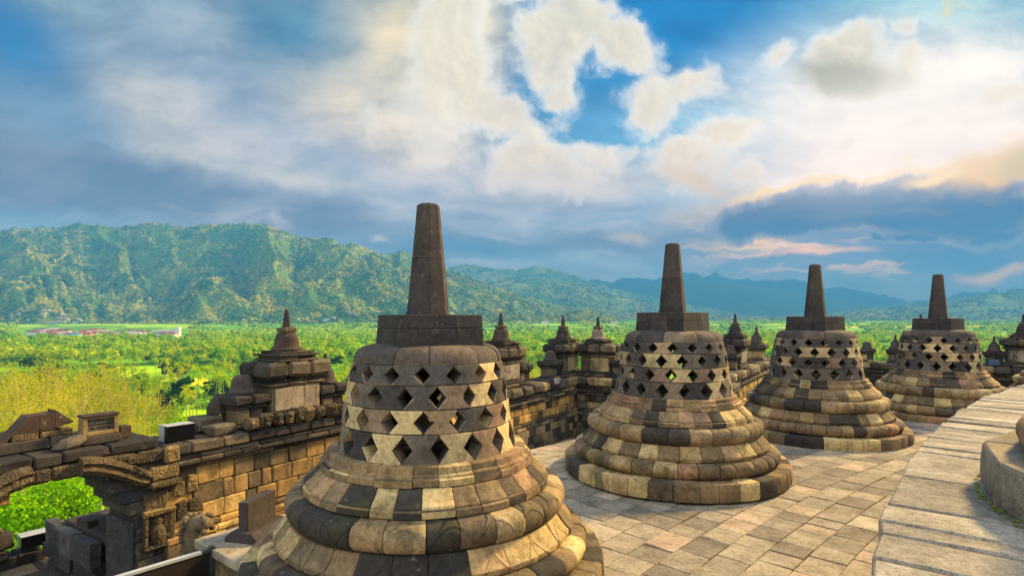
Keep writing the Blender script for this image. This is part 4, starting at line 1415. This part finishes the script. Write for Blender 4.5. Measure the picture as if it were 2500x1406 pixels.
def hill_point(h, pu, tu):
    i = np.interp(pu, h['px'], np.arange(len(h['px']))); j = np.interp(tu, h['t'], np.arange(len(h['t'])))
    i0 = np.clip(i.astype(int), 0, len(h['px']) - 2); j0 = np.clip(j.astype(int), 0, len(h['t']) - 2)
    fi, fj = i - i0, j - j0
    def bl(A): return (A[i0, j0] * (1 - fi) + A[i0 + 1, j0] * fi) * (1 - fj) + (A[i0, j0 + 1] * (1 - fi) + A[i0 + 1, j0 + 1] * fi) * fj
    return np.stack([bl(h['X']), bl(h['Y']), bl(h['H'])], -1)


ICO_V, ICO_F = [], []
_p = (1 + 5 ** .5) / 2
ICO_V = np.array([(-1, _p, 0), (1, _p, 0), (-1, -_p, 0), (1, -_p, 0), (0, -1, _p), (0, 1, _p), (0, -1, -_p), (0, 1, -_p), (_p, 0, -1), (_p, 0, 1), (-_p, 0, -1), (-_p, 0, 1)]) / math.sqrt(1 + _p * _p)
ICO_F = np.array([(0, 11, 5), (0, 5, 1), (0, 1, 7), (0, 7, 10), (0, 10, 11), (1, 5, 9), (5, 11, 4), (11, 10, 2), (10, 7, 6), (7, 1, 8), (3, 9, 4), (3, 4, 2), (3, 2, 6), (3, 6, 8), (3, 8, 9), (4, 9, 5), (2, 4, 11), (6, 2, 10), (8, 6, 7), (9, 8, 1)])


def crowns(name, P, rad, mat, flat=.8, jit=.28):
    n = len(P)
    a = rs.uniform(0, 6.28, n)
    V = np.repeat(ICO_V[None], n, 0) * (1 + rs.uniform(-jit, jit, (n, 12, 1)))
    ca, sa = np.cos(a)[:, None], np.sin(a)[:, None]
    V = np.stack([V[..., 0] * ca - V[..., 1] * sa, V[..., 0] * sa + V[..., 1] * ca, V[..., 2] * flat], -1) * rad[:, None, None] + P[:, None, :]
    Q = (ICO_F[None] + (np.arange(n) * 12)[:, None, None]).reshape(-1, 3)
    return tag(raw_mesh(name, V.reshape(-1, 3), Q, mat), kind='stuff')


def clumps(name, P, rad, mat, leaves, size, flat=.85):
    """crowns as loose clusters of leaf-clump faces"""
    n = len(P)
    d = rs.normal(size=(n, leaves, 3)); d /= np.linalg.norm(d, axis=-1, keepdims=True)
    d[..., 2] = np.where(d[..., 2] < -.35, -d[..., 2], d[..., 2])
    lob = 1 + .35 * np.sin(d[..., 0:1] * 5 + rs.uniform(0, 6, (n, 1, 1))) * np.cos(d[..., 1:2] * 4 + rs.uniform(0, 6, (n, 1, 1)))
    r = rs.uniform(.55, 1.0, (n, leaves, 1)) * lob
    C = d * r * np.array([1, 1, flat]) * rad[:, None, None] + P[:, None, :]
    nrm = d + rs.normal(size=d.shape) * .45; nrm /= np.linalg.norm(nrm, axis=-1, keepdims=True)
    up = rs.normal(size=d.shape)
    u = np.cross(nrm, up); u /= np.linalg.norm(u, axis=-1, keepdims=True); w = np.cross(nrm, u)
    s = (size * rs.uniform(.6, 1.3, (n, leaves, 1)))
    if np.ndim(size) == 0: pass
    V = np.stack([C - u * s - w * s * .6, C + u * s - w * s * .5, C + u * s * .7 + w * s, C - u * s * .8 + w * s * .7], 2)
    Q = np.arange(n * leaves * 4).reshape(-1, 4)
    return V.reshape(-1, 3), Q


SKY1 = [(-700, 640), (-300, 590), (0, 566), (60, 562), (100, 558), (150, 552), (190, 544), (230, 550), (280, 556), (330, 548), (365, 541), (400, 550), (450, 554), (490, 549), (530, 548), (600, 545), (640, 548), (670, 557), (720, 576), (760, 585), (800, 595), (835, 602), (855, 591), (880, 601), (940, 624), (965, 618), (985, 608), (1010, 622), (1050, 645), (1100, 660), (1200, 700), (1350, 745), (1500, 775)]
SKY2 = [(950, 690), (1085, 655), (1115, 648), (1150, 645), (1180, 650), (1215, 656), (1260, 658), (1310, 647), (1340, 652), (1370, 661), (1400, 672), (1430, 683), (1500, 703), (1600, 728), (1700, 748), (1800, 765), (1900, 776)]
SKY2B = [(1050, 705), (1150, 690), (1250, 684), (1330, 682), (1400, 690), (1480, 712), (1560, 738), (1650, 760), (1750, 776)]
SKY3 = [(1250, 700), (1400, 690), (1440, 680), (1470, 684), (1500, 683), (1530, 678), (1560, 676), (1580, 680), (1620, 674), (1650, 668), (1680, 661), (1700, 666), (1720, 673), (1735, 666), (1746, 660), (1760, 670), (1780, 675), (1800, 678), (1850, 679), (1900, 682), (1950, 680), (1975, 684), (2010, 702), (2040, 698), (2080, 703), (2130, 715), (2170, 722), (2220, 733), (2260, 728), (2300, 726), (2330, 718), (2365, 712), (2385, 708), (2400, 714), (2425, 702), (2445, 712), (2480, 703), (2520, 712), (2700, 735), (2900, 750)]
SKY3B = [(1350, 760), (1480, 722), (1560, 700), (1640, 688), (1700, 686), (1800, 696), (1900, 706), (1980, 716), (2060, 735), (2150, 752), (2250, 768), (2350, 776)]
SKY4 = [(1750, 778), (1900, 774), (2050, 764), (2130, 752), (2200, 745), (2260, 738), (2310, 731), (2360, 722), (2420, 716), (2470, 708), (2520, 704), (2650, 690), (2900, 670)]
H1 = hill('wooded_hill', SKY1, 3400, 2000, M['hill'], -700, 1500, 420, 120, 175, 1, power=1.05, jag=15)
H2 = hill('hazy_hill', SKY2, 6300, 4700, M['hill'], 950, 1900, 160, 50, 110, 2)
H2B = hill('hazy_foothill', SKY2B, 5000, 3500, M['hill'], 1050, 1750, 140, 50, 90, 3)
H3 = hill('far_blue_range', SKY3, 7900, 7000, M['hill_far'], 1250, 2900, 330, 24, 60, 4, jag=34)
H3B = hill('blue_foothill', SKY3B, 6900, 5600, M['hill_far'], 1350, 2350, 160, 36, 90, 5)
H4 = hill('right_hill', SKY4, 4900, 3200, M['hill'], 1750, 2900, 190, 60, 60, 6)
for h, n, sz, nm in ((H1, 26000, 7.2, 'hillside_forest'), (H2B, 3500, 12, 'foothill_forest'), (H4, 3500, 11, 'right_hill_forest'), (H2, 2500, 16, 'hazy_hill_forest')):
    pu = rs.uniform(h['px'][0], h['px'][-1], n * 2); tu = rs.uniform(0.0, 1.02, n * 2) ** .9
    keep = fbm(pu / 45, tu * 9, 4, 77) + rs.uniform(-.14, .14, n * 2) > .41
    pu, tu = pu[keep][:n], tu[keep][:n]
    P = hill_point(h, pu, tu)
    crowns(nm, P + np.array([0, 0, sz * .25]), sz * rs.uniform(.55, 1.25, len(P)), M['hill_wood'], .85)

# ---- woodland of the plain, beyond the trees one can tell apart
def plain_points(n, y0, y1, px0=-250, px1=2750, dens=None):
    out = []
    while len(out) < n:
        px = rs.uniform(px0, px1); y = rs.uniform(y0, y1)
        if clear(px, y): continue
        Y = 38.5 * F / (y - 770)
        if dens is not None and dens(px, y) < rs.uniform(): continue
        x = (px - 1250) / F * Y
        out.append((x, Y, 0))
    P = np.array(out); P[:, 2] = ground_z(P[:, 0], P[:, 1])
    return P


P = plain_points(10500, 785, 836, dens=lambda px, y: float(np.clip((fbm(px / 55, y / 5, 3, 21) - .42) * 8, .0, 1)))
crowns('far_woodland', P + np.array([0, 0, 3.5]), 4.6 * rs.uniform(.6, 1.3, len(P)), M['wood_far'], .9)
P = plain_points(3600, 826, 895, dens=lambda px, y: float(np.clip((fbm(px / 70, y / 9, 3, 22) - .36) * 7, .05, 1)))
rad = 4.6 * rs.uniform(.45, 1.7, len(P)); P[:, 2] += rs.uniform(-1, 4.5, len(P)) * (rad > 4)
V, Q = clumps('w', P + np.array([0, 0, 5.0]), rad, None, 60, 1.15)
tag(raw_mesh('middle_woodland', V, Q, M['wood_far']), kind='stuff')
P = plain_points(2600, 885, 1150, dens=lambda px, y: .8)
V, Q = clumps('w', P + np.array([0, 0, .8]), 2.0 * rs.uniform(.5, 1.3, len(P)), None, 26, .55)
tag(raw_mesh('undergrowth', V, Q, M['leaf_green']), kind='stuff')
# ------------------------------------------------------------------ trees one can tell apart
def copy_tree(root, loc, rz, sc, label=None, group=None):
    r = root.copy(); COL.objects.link(r); r.location = loc; r.rotation_euler = (0, 0, rz); r.scale = (sc, sc, sc)
    if label: r['label'] = label
    if group: r['group'] = group
    for ch in root.children:
        c = ch.copy(); COL.objects.link(c); c.parent = r
    return r


def branch(mb, p, d, L, r, depth, rng, tips, spread=.6, up=.15, n=5):
    pts, rad = [p], [r]
    q = Vector(p); dd = Vector(d)
    for i in range(3):
        dd = (dd + Vector((rng.uniform(-.18, .18), rng.uniform(-.18, .18), rng.uniform(-.06, .16)))).normalized()
        q = q + dd * L / 3
        pts.append(q.copy()); rad.append(r * (1 - .16 * (i + 1)))
    mb.tube(pts, rad, n if depth > 2 else 4)
    tips.append((pts[2], depth)); tips.append((q.copy(), depth))
    if depth == 0: return
    k = rng.choice((2, 3, 3)) if depth > 1 else rng.choice((2, 3))
    for i in range(k):
        ax = Vector((rng.uniform(-1, 1), rng.uniform(-1, 1), rng.uniform(-.3, .5))).normalized()
        nd = (dd + ax * spread * rng.uniform(.7, 1.3) + Vector((0, 0, up))).normalized()
        st = pts[-1] if i < 2 else pts[2]
        branch(mb, st, nd, L * rng.uniform(.62, .82), r * rng.uniform(.44, .6), depth - 1, rng, tips, spread, up, n)


def leaf_cards(centers, size, per, spread, rng):
    n = len(centers) * per
    C = np.repeat(np.array(centers), per, 0) + rng.normal(size=(n, 3)) * spread
    nrm = rng.normal(size=(n, 3)) + np.array([0, 0, .7]); nrm /= np.linalg.norm(nrm, axis=1, keepdims=True)
    u = np.cross(nrm, rng.normal(size=(n, 3))); u /= np.linalg.norm(u, axis=1, keepdims=True); w = np.cross(nrm, u)
    s = size * rng.uniform(.5, 1.3, (n, 1))
    V = np.stack([C - u * s, C - w * s * .5, C + u * s, C + w * s * .5], 1)
    return V.reshape(-1, 3), np.arange(n * 4).reshape(-1, 4)


def make_bare(seed, label, leaf, per, lsize, height=16.0, depth=5, lspread=.35, bark='bark'):
    rng = random.Random(seed); nr = np.random.RandomState(seed)
    t = thing('sparse_tree', label, 'tree', group='sparse pale-branched trees behind the gate')
    mb = MB(); tips = []
    h0 = height * .22
    mb.tube([(0, 0, -3), (.1, 0, h0 * .5), (rng.uniform(-.3, .3), rng.uniform(-.3, .3), h0)], [.26, .22, .18], 7)
    for i in range(4):
        a = i * 1.57 + rng.uniform(-.4, .4)
        branch(mb, (0, 0, h0 * rng.uniform(.7, 1)), Vector((math.cos(a) * .55, math.sin(a) * .55, 1)).normalized(), height * .27, .20, depth - 1, rng, tips, .62, .14)
    mb.build('trunk', M[bark], t)
    c = [tuple(p) for p, dpt in tips if dpt <= 2]
    V, Q = leaf_cards(c, lsize, per, lspread, nr)
    raw_mesh('crown', V, Q, M[leaf], False, t)
    return t


def make_broad(seed, label, leaf, leaves=420, size=.62, height=9.0, rad=3.6, lobes=7, group='trees of the valley'):
    rng = random.Random(seed); nr = np.random.RandomState(seed)
    t = thing('broadleaf_tree', label, 'tree', group=group)
    mb = MB(); tips = []
    mb.tube([(0, 0, -1.5), (.1, .05, height * .25), (.05, -.1, height * .5)], [.22, .18, .10], 6)
    for i in range(4):
        a = i * 1.6 + rng.uniform(-.4, .4)
        mb.tube([(0, 0, height * .32), (math.cos(a) * rad * .3, math.sin(a) * rad * .3, height * .5), (math.cos(a) * rad * .6, math.sin(a) * rad * .6, height * .68)], [.09, .06, .03], 4)
    mb.build('trunk', M['bark_brown'], t)
    P, R_ = [], []
    for i in range(lobes):
        a = rng.uniform(0, 6.28); q = rng.uniform(.1, .75) * rad
        P.append((math.cos(a) * q, math.sin(a) * q, height * rng.uniform(.48, .92))); R_.append(rad * rng.uniform(.32, .55))
    global rs
    old = rs; rs = nr
    V, Q = clumps('c', np.array(P), np.array(R_), None, leaves // lobes, size, .75)
    rs = old
    raw_mesh('crown', V, Q, M[leaf], False, t)
    return t


def make_palm(seed, label, height=13.0, fr=17):
    rng = random.Random(seed)
    t = thing('coconut_palm', label, 'palm tree', group='coconut palms of the valley')
    mb = MB()
    bx, by = rng.uniform(-.9, .9), rng.uniform(-.9, .9)
    pts = [(bx * (i / 7) ** 2, by * (i / 7) ** 2, -1 + (height + 1) * i / 7) for i in range(8)]
    mb.tube(pts, [.24, .19, .17, .16, .15, .14, .13, .13], 6)
    mb.build('trunk', M['palm_bark'], t)
    V, Q = [], []
    top = Vector(pts[-1])
    for i in range(fr):
        a = i * 2.399 + rng.uniform(-.2, .2); e = rng.uniform(-.5, 1.15); L = rng.uniform(3.4, 4.8)
        p = top.copy(); d = Vector((math.cos(a) * math.cos(e), math.sin(a) * math.cos(e), math.sin(e)))
        side = Vector((-math.sin(a), math.cos(a), 0))
        N = 9
        for k in range(N):
            q = p + d * (L / N)
            d = (d + Vector((0, 0, -.20 - .02 * k))).normalized()
            wv = .75 * math.sin(math.pi * (k + 1.2) / (N + 1.6)) + .12
            dn = Vector((0, 0, -.45 * wv))
            for sg in (-1, 1):
                b = len(V)
                tip = (p + q) / 2 + d * .35 + side * sg * wv + dn
                V += [tuple(p), tuple(p * .15 + q * .85), tuple(tip)]
                Q.append((b, b + 1, b + 2))
            p = q
    raw_mesh('fronds', np.array(V), np.array(Q), M['leaf_palm'], False, t)
    return t


def on_ground(px, Y):
    x = (px - 1250) / F * Y
    return (x, Y, float(ground_z(x, Y)))


# pale, sparsely leaved trees on the slope behind the gate
bare_src = [make_bare(1, 'x', 'leaf_yellow', 5, .11), make_bare(2, 'x', 'leaf_yellow', 5, .11, depth=5), make_bare(5, 'x', 'leaf_yellow', 4, .11)]
spots = [(70, 74, 852, 'tall bare-branched tree with golden sparse leaves above the ruined gable'), (165, 84, 838, 'tallest pale sparse tree, right of the gable, golden haze of twigs'), (5, 92, 846, 'pale twiggy tree at the left edge under the village'),
         (245, 88, 868, 'golden sparse tree rising behind the inscribed plaque'), (318, 96, 905, 'low sparse tree right behind the black box on the wall'), (-70, 80, 850, 'pale twiggy tree cut by the left edge of the picture'),
         (130, 62, 935, 'low sparse golden tree straight behind the gable'), (300, 66, 975, 'leaning pale tree between the plaque and the black box'), (395, 74, 1030, 'small golden thicket tree behind the black box'),
         (50, 118, 850, 'far sparse tree below the village roofs at the left'), (845, 105, 905, 'golden sparse tree half hidden by the left flank of the nearest stupa'), (1285, 150, 838, 'golden sparse tree in the gap right of the nearest stupa'),
         (215, 120, 862, 'slender golden sparse tree behind the tallest one'), (20, 66, 930, 'low golden sparse tree at the far left behind the gate'), (1310, 120, 880, 'low golden tree between the towers right of the nearest stupa')]
for i, (px, Y, ytop, lb) in enumerate(spots):
    loc = on_ground(px, Y)
    H = (770 - ytop) * Y / F + EYE - loc[2]
    src = bare_src[i % 3]
    if i < 3:
        src.location = loc; src.rotation_euler = (0, 0, i * 1.3); src.scale = (H / 16.5,) * 3; src['label'] = lb
    else:
        copy_tree(src, loc, i * 2.1, H / 16.5, lb)

# the bright tree seen through the gateway and bushes under it
near = make_broad(31, 'feathery bright green tree filling the gateway opening', 'leaf_bright', 11000, .075, 7.5, 3.4, 30)
near.location = on_ground(105, 31); near['group'] = 'leafy trees close below the wall'
zc = (770 - 1200) * 31 / F + EYE
near.location.z = zc - 6.9
n2 = make_broad(33, 'darker bush at the right of the gateway opening', 'leaf_green', 4200, .09, 5, 2.2, 14)
n2.location = on_ground(232, 33); n2.location.z = (770 - 1245) * 33 / F + EYE - 4.6; n2['group'] = 'leafy trees close below the wall'
n3 = make_broad(35, 'fresh green bushy tree low behind the black box on the wall', 'leaf_bright', 2600, .20, 6, 3.6, 12)
n3.location = on_ground(425, 92); n3.location.z = (770 - 1030) * 92 / F + EYE - 5.6; n3['group'] = 'leafy trees close below the wall'

# coconut palms
palm_src = [make_palm(1, 'x'), make_palm(2, 'x', 14), make_palm(3, 'x', 12), make_palm(4, 'x', 15, 15)]
PL = 'coconut palm with yellow-green fronds standing among the valley trees'
pal = [(355, 860, 905), (380, 858, 902), (340, 870, 900), (315, 865, 905), (295, 870, 905), (270, 872, 905), (330, 868, 910), (250, 880, 910), (225, 885, 915), (362, 928, 1005), (372, 937, 1012), (385, 925, 1015), (398, 940, 1005), (455, 950, 1020), (463, 962, 1025), (480, 900, 1030), (471, 955, 1018), (525, 912, 995), (545, 918, 1000), (505, 940, 1000), (415, 895, 945), (483, 1018, 1085), (500, 898, 960), (565, 925, 1010), (830, 905, 985), (815, 915, 990), (842, 890, 960), (440, 930, 985), (350, 900, 950), (330, 930, 985), (580, 905, 960), (600, 890, 930), (620, 895, 935), (800, 885, 930)]
special = {15: 'tall coconut palm with a round fan of fronds, left of the spireless shoulder bell', 21: 'small dark palm on the grass behind the black box', 17: 'drooping coconut palm close left of the tall merlon tower', 11: 'bright-trunked coconut palm right of the field, in a row of tall trunks'}
for i in range(46):
    pal.append((rs.uniform(190, 640), None, rs.uniform(868, 1010)))
for i in range(60):
    pal.append((rs.uniform(600, 2450), None, rs.uniform(845, 915)))
for i, (px, yt, yb) in enumerate(pal):
    Y = 38.5 * F / (yb - 770)
    loc = on_ground(px, Y)
    H = (yb - yt) * Y / F if yt else rs.uniform(9, 16)
    src = palm_src[i % 4]; h0 = (13.6, 14.6, 12.6, 15.6)[i % 4]
    lb = special.get(i, PL)
    if i < 4:
        src.location = loc; src.scale = (H / h0,) * 3; src.rotation_euler = (0, 0, i); src['label'] = lb
    else:
        copy_tree(src, loc, rs.uniform(0, 6.28), H / h0, lb)

# broadleaf trees of the middle distance
TL = {'leaf_green': 'mid green broadleaf tree in the wooded valley', 'leaf_dark': 'dark green dense tree in the wooded valley', 'leaf_bright': 'light green broadleaf tree in the wooded valley', 'leaf_yellow': 'yellowish broadleaf tree in the wooded valley'}
bsrc = [make_broad(50 + i, TL[k], k, 460, .60, 9.0, 3.7, 8) for i, k in enumerate(('leaf_green', 'leaf_dark', 'leaf_bright', 'leaf_dark', 'leaf_yellow', 'leaf_green'))]  # second dark kind: leaf colour stands in for shadow among the crowns
first = set()
cnt = 0
pts_ = [(rs.uniform(398, 462), rs.uniform(905, 928), 1, .85) for _ in range(12)] + [(rs.uniform(395, 475), rs.uniform(985, 1010), (0, 1)[k % 2], .7) for k in range(10)] + [(rs.uniform(510, 560), rs.uniform(960, 985), 1, .8) for k in range(6)]
while len(pts_) < 235:
    px = rs.uniform(-60, 2480); y = rs.uniform(868, 1010)
    if clear(px, y) or clear(px, y - 12): continue
    pts_.append((px, y, int(rs.randint(0, 6)), rs.uniform(.6, 1.15)))
for px, y, k, sc in pts_:
    loc = on_ground(px, 38.5 * F / (y - 770))
    if k not in first:
        first.add(k); s_ = bsrc[k]; s_.location = loc; s_.scale = (sc,) * 3
    else:
        copy_tree(bsrc[k], loc, rs.uniform(0, 6.28), sc)
for k in range(6):
    if k not in first: bsrc[k].location = on_ground(200 + 40 * k, 300)
# ------------------------------------------------------------------ the villages at the foot of the hills
M['roof_red'] = plain_mat('red_tile_roof', (.42, .12, .06), noise=.3, scale=.4)
M['roof_brown'] = plain_mat('brown_tile_roof', (.20, .12, .08), noise=.3, scale=.4)
M['roof_grey'] = plain_mat('grey_sheet_roof', (.45, .44, .44), noise=.2, scale=.4)
M['roof_blue'] = plain_mat('blue_sheet_roof', (.04, .28, .60), noise=.1, scale=.4)
M['wall_white'] = plain_mat('white_wall', (.75, .73, .70), noise=.1, scale=.4)
M['wall_pink'] = plain_mat('orange_wall', (.70, .30, .16), noise=.1, scale=.4)


def house(px, Y, w, d, h, roof, wall, rz, label, group='houses of the village at the foot of the hills', z=None):
    loc = list(on_ground(px, Y))
    if z is not None: loc[2] = z
    t = thing('village_house', label, 'house', loc, rz, group)
    mb = MB(); mb.block((0, 0, h / 2 - .5), (w, d, h + 1), b=.05); mb.build('wall', M[wall], t)
    rh = min(w, d) * .32
    o = .5
    vs = [(-w / 2 - o, -d / 2 - o, h), (w / 2 + o, -d / 2 - o, h), (w / 2 + o, d / 2 + o, h), (-w / 2 - o, d / 2 + o, h), (-w / 2 + d * .22, 0, h + rh), (w / 2 - d * .22, 0, h + rh)]
    mb = MB(); mb.add(vs, [(0, 1, 5, 4), (2, 3, 4, 5), (1, 2, 5), (3, 0, 4), (3, 2, 1, 0)]); mb.build('roof', M[roof], t)
    return t


hr = random.Random(12)
LBL = {'roof_red': 'small village house with red tiled roof below the long hill', 'roof_brown': 'small village house with brown tiled roof below the long hill', 'roof_grey': 'small village house with grey sheet roof below the long hill'}
for i in range(66):
    px = hr.uniform(70, 300) if i < 40 else hr.uniform(300, 425)
    Y = hr.uniform(985, 1230)
    rf = hr.choice(('roof_red', 'roof_red', 'roof_brown', 'roof_brown', 'roof_grey'))
    house(px, Y, hr.uniform(12, 22), hr.uniform(9, 12), hr.uniform(4, 7), rf, 'wall_white', hr.uniform(-.5, .5), LBL[rf])
house(183, 975, 16, 10, 5, 'roof_blue', 'wall_white', .1, 'blue roofed house at the near edge of the village', 'houses of the village at the foot of the hills')
house(215, 972, 13, 9, 7, 'roof_red', 'wall_pink', -.1, 'two-storey orange house at the near edge of the village', 'houses of the village at the foot of the hills')
house(128, 972, 20, 10, 4.5, 'roof_brown', 'wall_white', .1, 'long brown roofed house at the left end of the village')
house(402, 1060, 44, 12, 8, 'roof_grey', 'wall_white', .0, 'long white warehouse with grey roof at the right end of the village')
house(318, 1110, 22, 10, 5, 'roof_grey', 'wall_white', .0, 'white shed in the middle of the village')
t = thing('white_tower', 'tall white windowless building at the right end of the village', 'building', on_ground(434, 1060), 0)
mb = MB(); mb.block((0, 0, 7.5), (9, 8, 17), b=.1); mb.build('wall', M['wall_white'], t)
mb = MB(); mb.block((0, 0, 16.4), (9.6, 8.6, .8), b=.1); mb.build('parapet', M['wall_white'], t)
for i in range(34):
    c = hr.random()
    px = hr.uniform(100, 200) if c < .55 else hr.uniform(10, 80) if c < .8 else hr.uniform(790, 860)
    tt = hr.uniform(.0, .06)
    p = hill_point(H1, np.array([px]), np.array([tt]))[0]
    rf = hr.choice(('roof_red', 'roof_brown', 'roof_grey'))
    house(px, float(p[1]), hr.uniform(10, 18), 9, 4.5, rf, 'wall_white', hr.uniform(-.4, .4), {'roof_red': 'far tiny house with red roof right at the hill foot', 'roof_brown': 'far tiny house with brown roof right at the hill foot', 'roof_grey': 'far tiny house with grey roof right at the hill foot'}[rf], 'far houses at the hill foot', float(p[2]))
house(588, 560, 12, 9, 4, 'roof_red', 'wall_white', .2, 'lone house with pink-red roof among the trees left of the tall tower', 'houses among the valley trees')
house(620, 600, 10, 8, 4, 'roof_red', 'wall_white', -.3, 'smaller lone red roof among trees, touching the tall tower', 'houses among the valley trees')
for px, Y in ((1500, 1900), (1330, 1950), (1960, 2000), (1270, 1900)):
    house(px, Y, 26, 12, 6, 'roof_grey', 'wall_white', 0, 'far white roofed shed at the edge of the plain', 'far sheds on the plain')

# moss along the foot of the upper stupa
n_ = 420
a_ = rs.uniform(math.radians(100), math.radians(290), n_); r_ = 1.79 + np.abs(rs.normal(0, .012, n_))
Pm = np.stack([4.13 + r_ * np.cos(a_), 2.23 + r_ * np.sin(a_), UP + .004 + rs.uniform(0, .012, n_) * 0 + np.maximum(0, .02 - (r_ - 1.79)) * rs.uniform(0, 1.6, n_)], 1)
M['moss'] = plain_mat('moss', (.16, .20, .012), rough=1, noise=.5, scale=60)
crowns('moss', Pm, rs.uniform(.005, .012, n_), M['moss'], .35)

# ------------------------------------------------------------------ haze: the air over the valley
mb = MB()
x0, x1, y0, y1, z0, z1 = -9500, 9500, -300, 8600, -42, 665
mb.add([(x0, y0, z0), (x1, y0, z0), (x1, y1, z0), (x0, y1, z0), (x0, y0, z1), (x1, y0, z1), (x1, y1, z1), (x0, y1, z1)], [(3, 2, 1, 0), (4, 5, 6, 7), (0, 1, 5, 4), (1, 2, 6, 5), (2, 3, 7, 6), (3, 0, 4, 7)])
hm = bpy.data.materials.new('haze_air'); hm.use_nodes = True
nt = hm.node_tree; nt.nodes.remove(nt.nodes['Principled BSDF'])
pv = nt.nodes.new('ShaderNodeVolumePrincipled')
pv.inputs['Color'].default_value = (.09, .41, .90, 1); pv.inputs['Density'].default_value = .00022; pv.inputs['Anisotropy'].default_value = 0.0
nt.links.new(pv.outputs[0], nt.nodes['Material Output'].inputs['Volume'])
hz_o = mb.build('haze', hm); tag(hz_o, kind='stuff')
